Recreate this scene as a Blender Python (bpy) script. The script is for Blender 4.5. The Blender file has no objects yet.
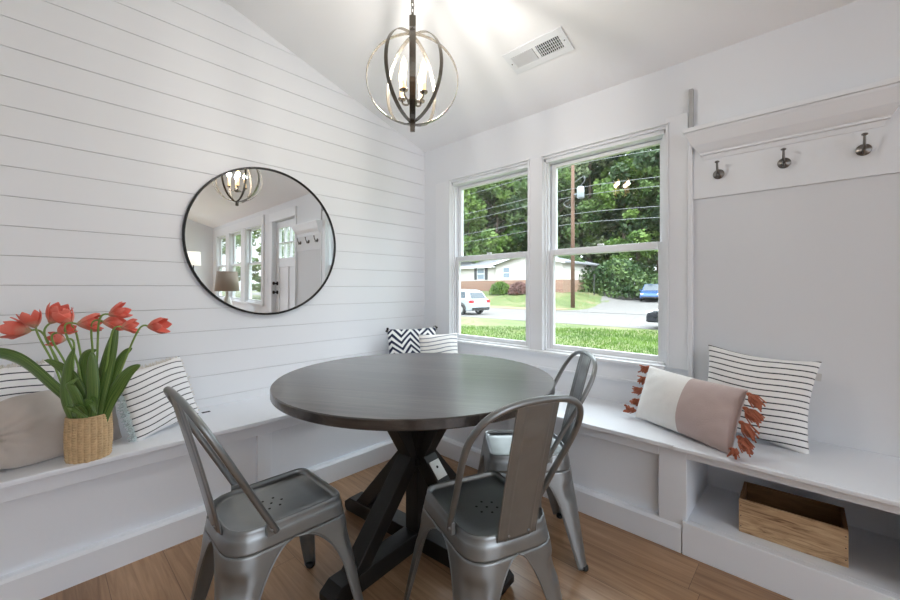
import bpy, bmesh, math, random
from mathutils import Vector, Matrix, Euler, noise
R=random.Random(7)
PI=math.pi
scene=bpy.context.scene
COL=scene.collection
# ------------------------------------------------------------------ constants (metres); camera stands at x=y=0
A=2.3876      # window wall (plane x=A)
B=2.5595      # shiplap wall (plane y=B)
H=1.152       # eye height
YB=-4.75       # far end of the room
BT=.469       # bench top
# ------------------------------------------------------------------ materials
def newmat(n):
    m=bpy.data.materials.new(n); m.use_nodes=True
    nt=m.node_tree; return m,nt,nt.nodes['Principled BSDF']
def mat(n,c,r=.5,metal=0,spec=None,emit=None,es=0,noise_amt=0,nscale=5,bump=0,bscale=50,sheen=0):
    m,nt,b=newmat(n)
    b.inputs['Base Color'].default_value=(*c,1); b.inputs['Roughness'].default_value=r; b.inputs['Metallic'].default_value=metal
    if spec is not None: b.inputs['Specular IOR Level'].default_value=spec
    if sheen: b.inputs['Sheen Weight'].default_value=sheen
    if emit: b.inputs['Emission Color'].default_value=(*emit,1); b.inputs['Emission Strength'].default_value=es
    tc=nt.nodes.new('ShaderNodeTexCoord')
    if noise_amt:
        n1=nt.nodes.new('ShaderNodeTexNoise'); n1.inputs['Scale'].default_value=nscale; n1.inputs['Detail'].default_value=6
        nt.links.new(tc.outputs['Object'],n1.inputs['Vector'])
        mx=nt.nodes.new('ShaderNodeMixRGB'); mx.inputs[1].default_value=(*[max(0,v*(1-noise_amt)) for v in c],1); mx.inputs[2].default_value=(*[min(1,v*(1+noise_amt)) for v in c],1)
        nt.links.new(n1.outputs['Fac'],mx.inputs[0]); nt.links.new(mx.outputs[0],b.inputs['Base Color'])
    if bump:
        n2=nt.nodes.new('ShaderNodeTexNoise'); n2.inputs['Scale'].default_value=bscale; n2.inputs['Detail'].default_value=4
        nt.links.new(tc.outputs['Object'],n2.inputs['Vector'])
        bp=nt.nodes.new('ShaderNodeBump'); bp.inputs['Strength'].default_value=bump; bp.inputs['Distance'].default_value=.01
        nt.links.new(n2.outputs['Fac'],bp.inputs['Height']); nt.links.new(bp.outputs[0],b.inputs['Normal'])
    return m
def ramp(nt,stops,interp='LINEAR'):
    r=nt.nodes.new('ShaderNodeValToRGB'); r.color_ramp.interpolation=interp
    while len(r.color_ramp.elements)<len(stops): r.color_ramp.elements.new(.5)
    for e,(p,c) in zip(r.color_ramp.elements,stops): e.position=p; e.color=(*c,1)
    return r
def mapping(nt,src,scale=(1,1,1),rot=(0,0,0),loc=(0,0,0)):
    mp=nt.nodes.new('ShaderNodeMapping'); mp.inputs['Scale'].default_value=scale; mp.inputs['Rotation'].default_value=rot; mp.inputs['Location'].default_value=loc
    nt.links.new(src,mp.inputs['Vector']); return mp
def math_node(nt,op,a,b=None,c=None):
    m=nt.nodes.new('ShaderNodeMath'); m.operation=op
    for i,v in enumerate((a,b,c)):
        if v is None: continue
        if isinstance(v,(int,float)): m.inputs[i].default_value=v
        else: nt.links.new(v,m.inputs[i])
    return m.outputs[0]
def stripe_mat(n,base,stripe,period,duty,axis='Y',wob=.004,rough=.9,bump=.25):
    m,nt,b=newmat(n); b.inputs['Roughness'].default_value=rough; b.inputs['Sheen Weight'].default_value=.2
    tc=nt.nodes.new('ShaderNodeTexCoord'); sp=nt.nodes.new('ShaderNodeSeparateXYZ'); nt.links.new(tc.outputs['UV'],sp.inputs[0])
    nz=nt.nodes.new('ShaderNodeTexNoise'); nz.inputs['Scale'].default_value=9; nt.links.new(tc.outputs['UV'],nz.inputs['Vector'])
    w=math_node(nt,'MULTIPLY',math_node(nt,'SUBTRACT',nz.outputs['Fac'],.5),wob)
    v=math_node(nt,'ADD',sp.outputs[axis],w)
    f=math_node(nt,'FRACT',math_node(nt,'DIVIDE',v,period))
    s=math_node(nt,'LESS_THAN',f,duty)
    mx=nt.nodes.new('ShaderNodeMixRGB'); mx.inputs[1].default_value=(*base,1); mx.inputs[2].default_value=(*stripe,1)
    nt.links.new(s,mx.inputs[0]); nt.links.new(mx.outputs[0],b.inputs['Base Color'])
    n2=nt.nodes.new('ShaderNodeTexNoise'); n2.inputs['Scale'].default_value=260; nt.links.new(tc.outputs['UV'],n2.inputs['Vector'])
    bp=nt.nodes.new('ShaderNodeBump'); bp.inputs['Strength'].default_value=bump; bp.inputs['Distance'].default_value=.004
    nt.links.new(n2.outputs['Fac'],bp.inputs['Height']); nt.links.new(bp.outputs[0],b.inputs['Normal'])
    return m
def chevron_mat():
    m,nt,b=newmat('chevron_fabric'); b.inputs['Roughness'].default_value=.9
    tc=nt.nodes.new('ShaderNodeTexCoord'); sp=nt.nodes.new('ShaderNodeSeparateXYZ'); nt.links.new(tc.outputs['UV'],sp.inputs[0])
    tri=math_node(nt,'PINGPONG',math_node(nt,'ADD',sp.outputs['X'],.02),.075)
    v=math_node(nt,'ADD',sp.outputs['Y'],math_node(nt,'MULTIPLY',tri,1.0))
    f=math_node(nt,'FRACT',math_node(nt,'DIVIDE',v,.050)); s=math_node(nt,'LESS_THAN',f,.48)
    mx=nt.nodes.new('ShaderNodeMixRGB'); mx.inputs[1].default_value=(.85,.86,.86,1); mx.inputs[2].default_value=(.012,.02,.06,1)
    nt.links.new(s,mx.inputs[0]); nt.links.new(mx.outputs[0],b.inputs['Base Color']); return m
def wood_mat(n,stops,scale=(1,1,1),rot=(0,0,0),rough=.5,plank=None,bump=.1,coord='Object',spec=.5,dist=3.0):
    m,nt,b=newmat(n); tc=nt.nodes.new('ShaderNodeTexCoord')
    mp=mapping(nt,tc.outputs[coord],(1,1,1),rot)
    vec=mp.outputs[0]
    offs=None
    if plank:  # boards run along mapped Y, width plank[0], length plank[1]
        sp=nt.nodes.new('ShaderNodeSeparateXYZ'); nt.links.new(vec,sp.inputs[0])
        xi=math_node(nt,'DIVIDE',sp.outputs['X'],plank[0]); row=math_node(nt,'FLOOR',xi)
        wn=nt.nodes.new('ShaderNodeTexWhiteNoise'); wn.noise_dimensions='1D'; nt.links.new(row,wn.inputs['W'])
        yi=math_node(nt,'ADD',math_node(nt,'DIVIDE',sp.outputs['Y'],plank[1]),math_node(nt,'MULTIPLY',wn.outputs['Value'],7.3))
        cell=math_node(nt,'FLOOR',yi)
        wn2=nt.nodes.new('ShaderNodeTexWhiteNoise'); wn2.noise_dimensions='2D'
        cb=nt.nodes.new('ShaderNodeCombineXYZ'); nt.links.new(row,cb.inputs[0]); nt.links.new(cell,cb.inputs[1]); nt.links.new(cb.outputs[0],wn2.inputs['Vector'])
        offs=wn2.outputs['Value']
        add=nt.nodes.new('ShaderNodeVectorMath'); add.operation='ADD'
        sc=nt.nodes.new('ShaderNodeVectorMath'); sc.operation='SCALE'; sc.inputs['Scale'].default_value=9.7
        nt.links.new(wn2.outputs['Color'],sc.inputs[0]); nt.links.new(vec,add.inputs[0]); nt.links.new(sc.outputs[0],add.inputs[1]); vec=add.outputs[0]
        fx=math_node(nt,'FRACT',xi); fy=math_node(nt,'FRACT',yi)
        ex=math_node(nt,'LESS_THAN',fx,plank[2]/plank[0]); ey=math_node(nt,'LESS_THAN',fy,plank[2]/plank[1])
        edge=math_node(nt,'MAXIMUM',ex,ey)
    mp2=mapping(nt,vec,scale)
    n1=nt.nodes.new('ShaderNodeTexNoise'); n1.inputs['Scale'].default_value=1; n1.inputs['Detail'].default_value=8; n1.inputs['Roughness'].default_value=.6; n1.inputs['Distortion'].default_value=dist*.3
    nt.links.new(mp2.outputs[0],n1.inputs['Vector'])
    val=n1.outputs['Fac']
    if plank: val=math_node(nt,'ADD',math_node(nt,'MULTIPLY',val,.8),math_node(nt,'MULTIPLY',offs,.2))
    rp=ramp(nt,stops); nt.links.new(val,rp.inputs[0]); out=rp.outputs[0]
    if plank:
        mx=nt.nodes.new('ShaderNodeMixRGB'); mx.inputs[2].default_value=(*[v*.45 for v in stops[0][1]],1)
        nt.links.new(out,mx.inputs[1]); nt.links.new(math_node(nt,'MULTIPLY',edge,.7),mx.inputs[0]); out=mx.outputs[0]
    nt.links.new(out,b.inputs['Base Color']); b.inputs['Roughness'].default_value=rough; b.inputs['Specular IOR Level'].default_value=spec
    bp=nt.nodes.new('ShaderNodeBump'); bp.inputs['Strength'].default_value=bump; bp.inputs['Distance'].default_value=.003
    nt.links.new(n1.outputs['Fac'],bp.inputs['Height']); nt.links.new(bp.outputs[0],b.inputs['Normal'])
    return m
def glass_mat(n,tint=(.97,.99,.98),boost=1.0):
    m=bpy.data.materials.new(n); m.use_nodes=True; nt=m.node_tree; nt.nodes.remove(nt.nodes['Principled BSDF'])
    t=nt.nodes.new('ShaderNodeBsdfTransparent'); t.inputs[0].default_value=(*tint,1)
    g=nt.nodes.new('ShaderNodeBsdfGlossy'); g.inputs['Roughness'].default_value=.0
    f=nt.nodes.new('ShaderNodeFresnel'); ge=nt.nodes.new('ShaderNodeNewGeometry'); nt.links.new(math_node(nt,'MULTIPLY_ADD',ge.outputs['Backfacing'],1/1.5-1.5,1.5),f.inputs[0])
    mx=nt.nodes.new('ShaderNodeMixShader'); nt.links.new(math_node(nt,'MULTIPLY',f.outputs[0],boost),mx.inputs[0]); nt.links.new(t.outputs[0],mx.inputs[1]); nt.links.new(g.outputs[0],mx.inputs[2])
    nt.links.new(mx.outputs[0],nt.nodes['Material Output'].inputs['Surface']); return m
def leaf_mat(n,c1,c2,scale=.35):
    m,nt,b=newmat(n); tc=nt.nodes.new('ShaderNodeTexCoord'); n1=nt.nodes.new('ShaderNodeTexNoise'); n1.inputs['Scale'].default_value=scale; n1.inputs['Detail'].default_value=5
    nt.links.new(tc.outputs['Object'],n1.inputs['Vector'])
    rp=ramp(nt,[(.35,c1),(.65,c2)]); nt.links.new(n1.outputs['Fac'],rp.inputs[0]); nt.links.new(rp.outputs[0],b.inputs['Base Color'])
    b.inputs['Roughness'].default_value=.6
    b.inputs['Transmission Weight'].default_value=0
    tr=nt.nodes.new('ShaderNodeBsdfTranslucent'); nt.links.new(rp.outputs[0],tr.inputs[0])
    mx=nt.nodes.new('ShaderNodeMixShader'); mx.inputs[0].default_value=.35
    nt.links.new(b.outputs[0],mx.inputs[1]); nt.links.new(tr.outputs[0],mx.inputs[2]); nt.links.new(mx.outputs[0],nt.nodes['Material Output'].inputs['Surface']); return m

M={}
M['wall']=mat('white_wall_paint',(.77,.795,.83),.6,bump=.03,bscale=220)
M['ship']=mat('shiplap_paint',(.79,.81,.84),.45)
M['groove']=mat('shiplap_gap_paint',(.50,.50,.51),.8)
M['trim']=mat('white_trim_paint',(.80,.82,.85),.32)
M['bench']=mat('bench_paint',(.76,.79,.84),.35,bump=.04,bscale=60)
M['panelgrey']=mat('hall_panel_shade',(.70,.72,.75),.55)  # wall white greyed: light falloff on the lower panel is put into the colour
M['greytrim']=mat('grey_trim_strip',(.40,.40,.40),.6)  # darker grey than the other trim, only on the strip above the shelf
M['ceil']=mat('ceiling_paint',(.88,.89,.905),.8,bump=.02,bscale=150)
M['floor']=wood_mat('oak_floor_boards',[(.2,(.15,.078,.038)),(.42,(.28,.158,.082)),(.58,(.38,.228,.127)),(.8,(.50,.325,.20))],(38,2.2,1),(0,0,0),.30,(.19,1.35,.002),.12)
M['table']=wood_mat('dark_table_wood',[(.3,(.008,.0065,.006)),(.48,(.020,.016,.014)),(.62,(.040,.033,.029)),(.75,(.075,.063,.056))],(55,2.5,30),(0,0,-math.radians(29)),.33,(.16,3.0,.002),.10)
for _m in ('table',):
    _b=M[_m].node_tree.nodes['Principled BSDF']; _b.inputs['Coat Weight'].default_value=.9; _b.inputs['Coat IOR'].default_value=1.5; _b.inputs['Coat Roughness'].default_value=.25; _b.inputs['Specular IOR Level'].default_value=.4
M['tablebase']=wood_mat('dark_base_wood',[(.25,(.003,.0028,.0028)),(.5,(.006,.0055,.005)),(.8,(.013,.012,.011))],(30,30,3),(0,0,0),.5,None,.2)
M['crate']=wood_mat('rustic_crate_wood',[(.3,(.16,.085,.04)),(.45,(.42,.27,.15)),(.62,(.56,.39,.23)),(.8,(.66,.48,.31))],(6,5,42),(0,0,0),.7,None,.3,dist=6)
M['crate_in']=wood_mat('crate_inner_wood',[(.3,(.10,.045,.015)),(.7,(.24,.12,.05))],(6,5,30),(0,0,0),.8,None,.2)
M['metal']=mat('brushed_gunmetal',(.25,.265,.272),.31,.75,noise_amt=.14,nscale=14)
M['rubber']=mat('black_rubber',(.01,.01,.01),.6)
M['black']=mat('black_metal',(.008,.008,.009),.35,.4)
M['hole']=mat('drilled_hole_dark',(.012,.012,.012),.8)
M['steel']=mat('steel_bracket_glare',(.86,.86,.84),.4,.1)  # near-white and barely metallic: the plate's bright reflection is put into the colour
M['nickel']=mat('aged_nickel',(.21,.19,.16),.24,.9)
M['hook']=mat('antique_pewter',(.16,.15,.14),.3,.95)
M['bulb']=mat('lit_bulb',(1,.8,.5),.3,emit=(1,.66,.30),es=13)
def bulb_glass():
    m=bpy.data.materials.new('lit_clear_bulb'); m.use_nodes=True; nt=m.node_tree; nt.nodes.remove(nt.nodes['Principled BSDF'])
    t=nt.nodes.new('ShaderNodeBsdfTransparent'); t.inputs[0].default_value=(1,.98,.95,1); e=nt.nodes.new('ShaderNodeEmission'); e.inputs[0].default_value=(1,.70,.34,1); e.inputs[1].default_value=9
    mx=nt.nodes.new('ShaderNodeMixShader'); mx.inputs[0].default_value=.35; nt.links.new(t.outputs[0],mx.inputs[1]); nt.links.new(e.outputs[0],mx.inputs[2]); nt.links.new(mx.outputs[0],nt.nodes['Material Output'].inputs['Surface']); return m
M['bulb']=bulb_glass()
M['candle']=mat('candle_sleeve',(.75,.62,.42),.5,emit=(1,.62,.25),es=1.4)
M['mirror']=mat('mirror_silver',(.86,.88,.88),.0,1)
M['glass']=glass_mat('window_glass')
M['vaseglass']=glass_mat('vase_glass',(.9,.95,.93),1.3)
M['beige']=mat('beige_linen',(.50,.45,.41),.95,noise_amt=.06,nscale=30,bump=.3,bscale=320,sheen=.3)
M['whitecloth']=mat('white_cotton',(.83,.82,.80),.95,bump=.3,bscale=300,sheen=.2)
M['pinkcloth']=mat('mauve_cotton',(.50,.40,.38),.95,bump=.3,bscale=300,sheen=.3)
M['terra']=mat('terracotta_yarn',(.42,.135,.075),.95,noise_amt=.25,nscale=90,bump=.6,bscale=300)
M['fringe']=mat('blue_grey_fringe',(.52,.60,.61),.95,noise_amt=.2,nscale=60)
M['wfringe']=mat('cream_fringe',(.74,.71,.66),.95,noise_amt=.15,nscale=60)
M['stripe']=stripe_mat('black_striped_cotton',(.80,.80,.79),(.018,.02,.03),.0262,.2)
M['stripe2']=stripe_mat('black_striped_linen',(.80,.80,.80),(.02,.022,.035),.0285,.17,wob=.008)
M['stripe3']=stripe_mat('grey_striped_knit',(.78,.77,.75),(.22,.24,.27),.030,.25,wob=.012)
M['chev']=chevron_mat()
M['tag']=mat('care_label',(.55,.55,.55),.8)
M['basket']=mat('woven_seagrass',(.58,.41,.23),.8,noise_amt=.35,nscale=45,bump=.5,bscale=120)
M['stem']=mat('tulip_stem_green',(.23,.36,.09),.5,noise_amt=.2,nscale=20)
def tulip_leaf():
    m,nt,b=newmat('tulip_leaf_green'); tc=nt.nodes.new('ShaderNodeTexCoord'); mp=mapping(nt,tc.outputs['UV'],(14,.6,1)); n=nt.nodes.new('ShaderNodeTexNoise'); n.inputs['Scale'].default_value=2.2; n.inputs['Detail'].default_value=3
    nt.links.new(mp.outputs[0],n.inputs['Vector']); r=ramp(nt,[(.3,(.03,.085,.02)),(.5,(.10,.19,.04)),(.7,(.26,.36,.10))]); nt.links.new(n.outputs['Fac'],r.inputs[0]); nt.links.new(r.outputs[0],b.inputs['Base Color']); b.inputs['Roughness'].default_value=.35
    return m
M['tleaf']=tulip_leaf()
def petal():
    m,nt,b=newmat('coral_petal'); tc=nt.nodes.new('ShaderNodeTexCoord'); sp=nt.nodes.new('ShaderNodeSeparateXYZ'); nt.links.new(tc.outputs['UV'],sp.inputs[0])
    n=nt.nodes.new('ShaderNodeTexNoise'); n.inputs['Scale'].default_value=60; nt.links.new(tc.outputs['Object'],n.inputs['Vector'])
    v=math_node(nt,'ADD',sp.outputs['Y'],math_node(nt,'MULTIPLY',math_node(nt,'SUBTRACT',n.outputs['Fac'],.5),.35))
    r=ramp(nt,[(.0,(.42,.36,.20)),(.2,(.70,.30,.22)),(.5,(.80,.15,.10)),(1,(.82,.22,.17))]); nt.links.new(v,r.inputs[0]); nt.links.new(r.outputs[0],b.inputs['Base Color']); b.inputs['Roughness'].default_value=.5
    b.inputs['Subsurface Weight'].default_value=.0
    return m
M['petal']=petal()
M['lampshade']=mat('taupe_lampshade',(.36,.30,.25),.9)
M['whiteshade']=mat('white_lampshade',(.8,.8,.78),.9,emit=(1,.95,.85),es=.6)
M['grass']=leaf_mat('lawn_grass',(.055,.12,.016),(.13,.22,.036),.9)
def ground():
    m,nt,b=newmat('lawn_ground'); tc=nt.nodes.new('ShaderNodeTexCoord'); n=nt.nodes.new('ShaderNodeTexNoise'); n.inputs['Scale'].default_value=.35; n.inputs['Detail'].default_value=9; n.inputs['Roughness'].default_value=.7
    nt.links.new(tc.outputs['Object'],n.inputs['Vector']); r=ramp(nt,[(.32,(0.051,0.078,0.021)),(.48,(0.084,0.114,0.033)),(.58,(0.132,0.132,0.06)),(.72,(0.18,0.144,0.09))]); nt.links.new(n.outputs['Fac'],r.inputs[0]); nt.links.new(r.outputs[0],b.inputs['Base Color']); b.inputs['Roughness'].default_value=.9; return m
M['ground']=ground()
M['road']=mat('asphalt',(.13,.124,.12),.9,noise_amt=.1,nscale=2)
M['curb']=mat('sandy_verge',(0.216,0.15,0.09),.95,noise_amt=.25,nscale=2)
M['leafA']=leaf_mat('mid_green_leaves',(0.03255,0.07905,0.02325),(0.1302,0.2046,0.06045),.5)
M['leafB']=leaf_mat('bright_green_leaves',(0.062,0.1317,0.02712),(0.2015,0.31,0.06975),.5)
M['leafC']=leaf_mat('dark_green_leaves',(0.0186,0.0465,0.02046),(0.06975,0.1209,0.0465),.4)
M['leafD']=leaf_mat('pale_green_leaves',(0.0775,0.124,0.05425),(0.248,0.2945,0.155),.5)
M['bushp']=leaf_mat('pinkish_bush_leaves',(0.124,0.0744,0.0558),(0.279,0.155,0.1488),2)
M['bark']=mat('tree_bark',(.13,.10,.075),.9,noise_amt=.3,nscale=3)
M['pole']=mat('weathered_pole_wood',(.13,.075,.05),.85,noise_amt=.25,nscale=2)
M['wire']=mat('wire_grey',(.22,.23,.24),.5)
M['transf']=mat('transformer_grey',(.26,.29,.32),.5)
M['siding']=mat('cream_siding',(.58,.555,.52),.7)
def brick():
    m,nt,b=newmat('red_brown_brick'); tc=nt.nodes.new('ShaderNodeTexCoord'); mp=mapping(nt,tc.outputs['Object'],(1,1,1),(PI/2,0,PI/2)); t=nt.nodes.new('ShaderNodeTexBrick'); t.inputs['Scale'].default_value=4; t.inputs['Color1'].default_value=(.20,.10,.07,1); t.inputs['Color2'].default_value=(.28,.16,.11,1); t.inputs['Mortar'].default_value=(.4,.36,.3,1)
    nt.links.new(mp.outputs[0],t.inputs['Vector']); nt.links.new(t.outputs['Color'],b.inputs['Base Color']); return m
M['brick']=brick()
M['roof']=mat('grey_shingles',(0.18,0.186,0.204),.9,noise_amt=.15,nscale=3)
M['shutter']=mat('dark_shutters',(.05,.05,.055),.6)
M['houseglass']=mat('house_window_glass',(.20,.25,.30),.15)
M['carwhite']=mat('silver_white_car_paint',(0.372,0.408,0.444),.25,.3)
M['carblue']=mat('blue_car_paint',(0.064,0.128,0.304),.25,.4)
M['carblack']=mat('black_car_paint',(.012,.013,.018),.2,.3)
M['carglass']=mat('tinted_car_glass',(.03,.045,.06),.08)
M['tyre']=mat('tyre_rubber',(.015,.015,.015),.7)
M['alloy']=mat('alloy_wheel',(.5,.5,.52),.3,.8)
M['tail']=mat('red_tail_lamp',(.55,.01,.02),.2)
M['headlamp']=mat('clear_headlamp',(.8,.82,.85),.1)
M['plate']=mat('number_plate',(.7,.7,.7),.5)
M['sidewood']=mat('side_table_wood',(.16,.10,.06),.5,noise_amt=.2,nscale=8)
M['ceramic']=mat('cream_ceramic',(.7,.68,.63),.3)
# ------------------------------------------------------------------ mesh helpers
class MB:
    def __init__(s): s.v=[]; s.f=[]; s.uv={}
    def add(s,vs,fs,uvs=None):
        o=len(s.v); s.v+= [Vector(v) for v in vs]
        for i,f in enumerate(fs): s.f.append([o+k for k in f])
        if uvs:
            for i,u in enumerate(uvs): s.uv[o+i]=u
        return s
    def box(s,x0,x1,y0,y1,z0,z1,mt=None):
        if x0>x1:x0,x1=x1,x0
        if y0>y1:y0,y1=y1,y0
        if z0>z1:z0,z1=z1,z0
        vs=[Vector((x,y,z)) for z in (z0,z1) for x,y in ((x0,y0),(x1,y0),(x1,y1),(x0,y1))]
        if mt: vs=[mt@v for v in vs]
        return s.add(vs,[(3,2,1,0),(4,5,6,7),(0,1,5,4),(1,2,6,5),(2,3,7,6),(3,0,4,7)])
    def prism(s,poly,z0,z1,mt=None):     # poly in xy
        n=len(poly); vs=[Vector((x,y,z0)) for x,y in poly]+[Vector((x,y,z1)) for x,y in poly]
        if mt: vs=[mt@v for v in vs]
        return s.add(vs,[list(range(n))[::-1],[n+i for i in range(n)]]+[(i,(i+1)%n,n+(i+1)%n,n+i) for i in range(n)])
    def tube(s,pts,r,n=10,closed=False,flat=None):
        pts=[Vector(p) for p in pts]; N=len(pts); vs=[]; up=None
        rr=r if callable(r) else (lambda t:r)
        for i,p in enumerate(pts):
            if closed: d=(pts[(i+1)%N]-pts[i-1])
            else: d=pts[min(i+1,N-1)]-pts[max(i-1,0)]
            d.normalize()
            if up is None:
                up=Vector((0,0,1)) if abs(d.z)<.9 else Vector((1,0,0))
            up=(up-d*up.dot(d)).normalized(); sd=d.cross(up)
            ra=rr(i/max(1,N-1))
            for k in range(n):
                a=2*PI*k/n; vs.append(p+up*(math.cos(a)*ra)+sd*(math.sin(a)*ra*(flat or 1)))
        fs=[]
        for i in range(N if closed else N-1):
            j=(i+1)%N
            for k in range(n): fs.append((i*n+k,i*n+(k+1)%n,j*n+(k+1)%n,j*n+k))
        if not closed: fs+= [list(range(n))[::-1],[(N-1)*n+k for k in range(n)]]
        return s.add(vs,fs)
    def lathe(s,prof,n=32,c=(0,0,0),mt=None,sx=1,sy=1,cap=True):
        vs=[]
        for r,z in prof:
            for k in range(n):
                a=2*PI*k/n; v=Vector((r*math.cos(a)*sx,r*math.sin(a)*sy,z))
                vs.append((mt@v if mt else v)+Vector(c))
        fs=[]
        for i in range(len(prof)-1):
            for k in range(n): fs.append((i*n+k,i*n+(k+1)%n,(i+1)*n+(k+1)%n,(i+1)*n+k))
        if cap: fs+=[list(range(n))[::-1],[(len(prof)-1)*n+k for k in range(n)]]
        return s.add(vs,fs)
    def sphere(s,c,r,sx=1,sy=1,sz=1,n=16,mt=None):
        prof=[(max(1e-4,math.sin(PI*i/(n//2)))*1.0,-math.cos(PI*i/(n//2))) for i in range(n//2+1)]
        vs=[];
        for q,z in prof:
            for k in range(n):
                a=2*PI*k/n; v=Vector((q*math.cos(a)*sx*r,q*math.sin(a)*sy*r,z*r*sz)); vs.append((mt@v if mt else v)+Vector(c))
        m=len(prof); return s.add(vs,[(i*n+k,i*n+(k+1)%n,(i+1)*n+(k+1)%n,(i+1)*n+k) for i in range(m-1) for k in range(n)]+[list(range(n))[::-1],[(m-1)*n+k for k in range(n)]])
    def grid(s,fn,nu,nv,closed_u=False):
        vs=[];uv=[]
        cu=nu if closed_u else nu+1
        for j in range(nv+1):
            for i in range(cu):
                vs.append(fn(i/nu,j/nv)); uv.append((i/nu,j/nv))
        fs=[(j*cu+i,j*cu+(i+1)%cu,(j+1)*cu+(i+1)%cu,(j+1)*cu+i) for j in range(nv) for i in range(nu)]
        return s.add(vs,fs,uv)
    def build(s,name,m,parent=None,smooth=False,bevel=0,solid=0,offset=0,sub=0,seg=2,angle=40):
        me=bpy.data.meshes.new(name); me.from_pydata([tuple(v) for v in s.v],[],s.f); me.materials.append(M[m] if isinstance(m,str) else m)
        bm=bmesh.new(); bm.from_mesh(me); 
        if not s.uv: bmesh.ops.recalc_face_normals(bm,faces=bm.faces)
        bm.to_mesh(me); bm.free()
        if s.uv:
            ul=me.uv_layers.new(name='UVMap')
            for l in me.loops: ul.data[l.index].uv=s.uv.get(l.vertex_index,(0,0))
        if smooth:
            me.polygons.foreach_set('use_smooth',[True]*len(me.polygons))
        o=bpy.data.objects.new(name,me); COL.objects.link(o)
        if parent: o.parent=parent
        if solid: md=o.modifiers.new('solid','SOLIDIFY'); md.thickness=solid; md.offset=offset
        if bevel: md=o.modifiers.new('bevel','BEVEL'); md.width=bevel; md.segments=seg; md.limit_method='ANGLE'; md.angle_limit=math.radians(angle)
        if sub: md=o.modifiers.new('sub','SUBSURF'); md.levels=sub; md.render_levels=sub
        return o
def tag(o,label=None,cat=None,group=None,kind=None):
    if label: o['label']=label
    if cat: o['category']=cat
    if group: o['group']=group
    if kind: o['kind']=kind
    return o
def thing(name,label,cat,loc=(0,0,0),rot=(0,0,0),group=None):
    o=bpy.data.objects.new(name,None); COL.objects.link(o); o.empty_display_size=.05; o.location=loc; o.rotation_euler=rot
    return tag(o,label,cat,group)
def struct(name,mb,m,**k):
    o=mb.build(name,m,**k); o['kind']='structure'; return o
def copy_tree(o,parent=None):
    c=o.copy(); COL.objects.link(c)
    if parent: c.parent=parent
    for ch in [x for x in bpy.data.objects if x.parent==o and x!=c]: copy_tree(ch,c)
    return c
def smooth_pts(pts,n=8):
    P=[Vector(p) for p in pts]; out=[]
    for i in range(len(P)-1):
        p0=P[max(0,i-1)];p1=P[i];p2=P[i+1];p3=P[min(len(P)-1,i+2)]
        for k in range(n):
            t=k/n; out.append(.5*((2*p1)+(p2-p0)*t+(2*p0-5*p1+4*p2-p3)*t*t+(3*p1-p0-3*p2+p3)*t**3))
    out.append(P[-1]); return out
# ------------------------------------------------------------------ room shell
SL=.30; CZ=2.37
def cz(x): return CZ+SL*(A-x)
XW=-2.6   # room extends this far left of the camera
# floor
struct('floor',MB().box(XW,A+.15,YB-.15,B+.15,-.12,0),'floor')
# shiplap wall: boards follow the roof slope
mb=MB(); gb=.12946; z=2.330+gb*12
zs=sorted({round(2.330-gb*i,4) for i in range(-12,19)})
zs=[0]+[q for q in zs if q>.02]
for i in range(len(zs)-1):
    z0=zs[i]+.0012; z1=zs[i+1]-.0012
    xr=A
    def xlim(zz): return A-(zz-CZ)/SL if zz>CZ else A
    xa0=xlim(z0);xa1=xlim(z1)
    if xa0<XW+.3: break
    vs=[(XW,B,z0),(xa0,B,z0),(xa0,B,z1),(XW,B,z1)]
    vs+=[(x,B+.016,zz) for x,_,zz in vs]
    mb.add(vs,[(0,1,2,3),(7,6,5,4),(0,4,5,1),(3,2,6,7),(1,5,6,2),(0,3,7,4)])
wl=struct('wall_left',mb,'ship',bevel=.0012,seg=1)
bk=MB(); bk.prism([(XW,0),(A+.15,0),(A+.15,CZ),(A,CZ),(XW,cz(XW))],B+.0055,B+.15,Matrix(((1,0,0,0),(0,0,1,0),(0,1,0,0),(0,0,0,1))))
bk.build('wall_backing','groove',parent=wl)
# ceiling (one slope rising away from the window wall)
mb=MB(); x0=-.45; vs=[]
for y in (YB-.15,B+.15): vs+=[(A+.15,y,cz(A+.15)),(x0,y,cz(x0)),(XW,y,cz(x0)-.02),(XW,y,cz(x0)+.12),(x0,y,cz(x0)+.14),(A+.15,y,cz(A+.15)+.14)]
mb.add(vs,[(0,1,2,3,4,5),(11,10,9,8,7,6)]+[(i,6+i,6+(i+1)%6,(i+1)%6) for i in range(6)])
struct('ceiling',mb,'ceil')
# window wall with openings: (y0,y1,z0,z1)
Wn=[(1.477,2.225,.718,2.03),(.605,1.357,.718,2.03)]
Far=[(-2.50,-1.68,.83,2.15),(-3.48,-2.74,.83,2.15),(-4.44,-3.72,.83,2.15)]
DO=(-1.20,-.34,0,2.13)
ops=sorted(Wn+Far+[DO]); mb=MB(); y=YB-.15; WT=.10
for (a,b,c,d) in ops:
    mb.box(A,A+WT,y,a,0,CZ+.02)
    if c>0: mb.box(A,A+WT,a,b,0,c)
    mb.box(A,A+WT,a,b,d,CZ+.02); y=b
mb.box(A,A+WT,y,B+.15,0,CZ+.02)
struct('wall_right',mb,'wall')
struct('wall_back',MB().prism([(1.0,0),(A+.14,0),(A+.14,CZ),(A,CZ),(1.0,cz(1.0))],YB-.13,YB,Matrix(((1,0,0,0),(0,0,1,0),(0,1,0,0),(0,0,0,1)))),'wall')
struct('wall_front',MB().box(XW-.14,XW,YB-.15,B+.15,0,cz(-.45)+.02),'wall')
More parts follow.
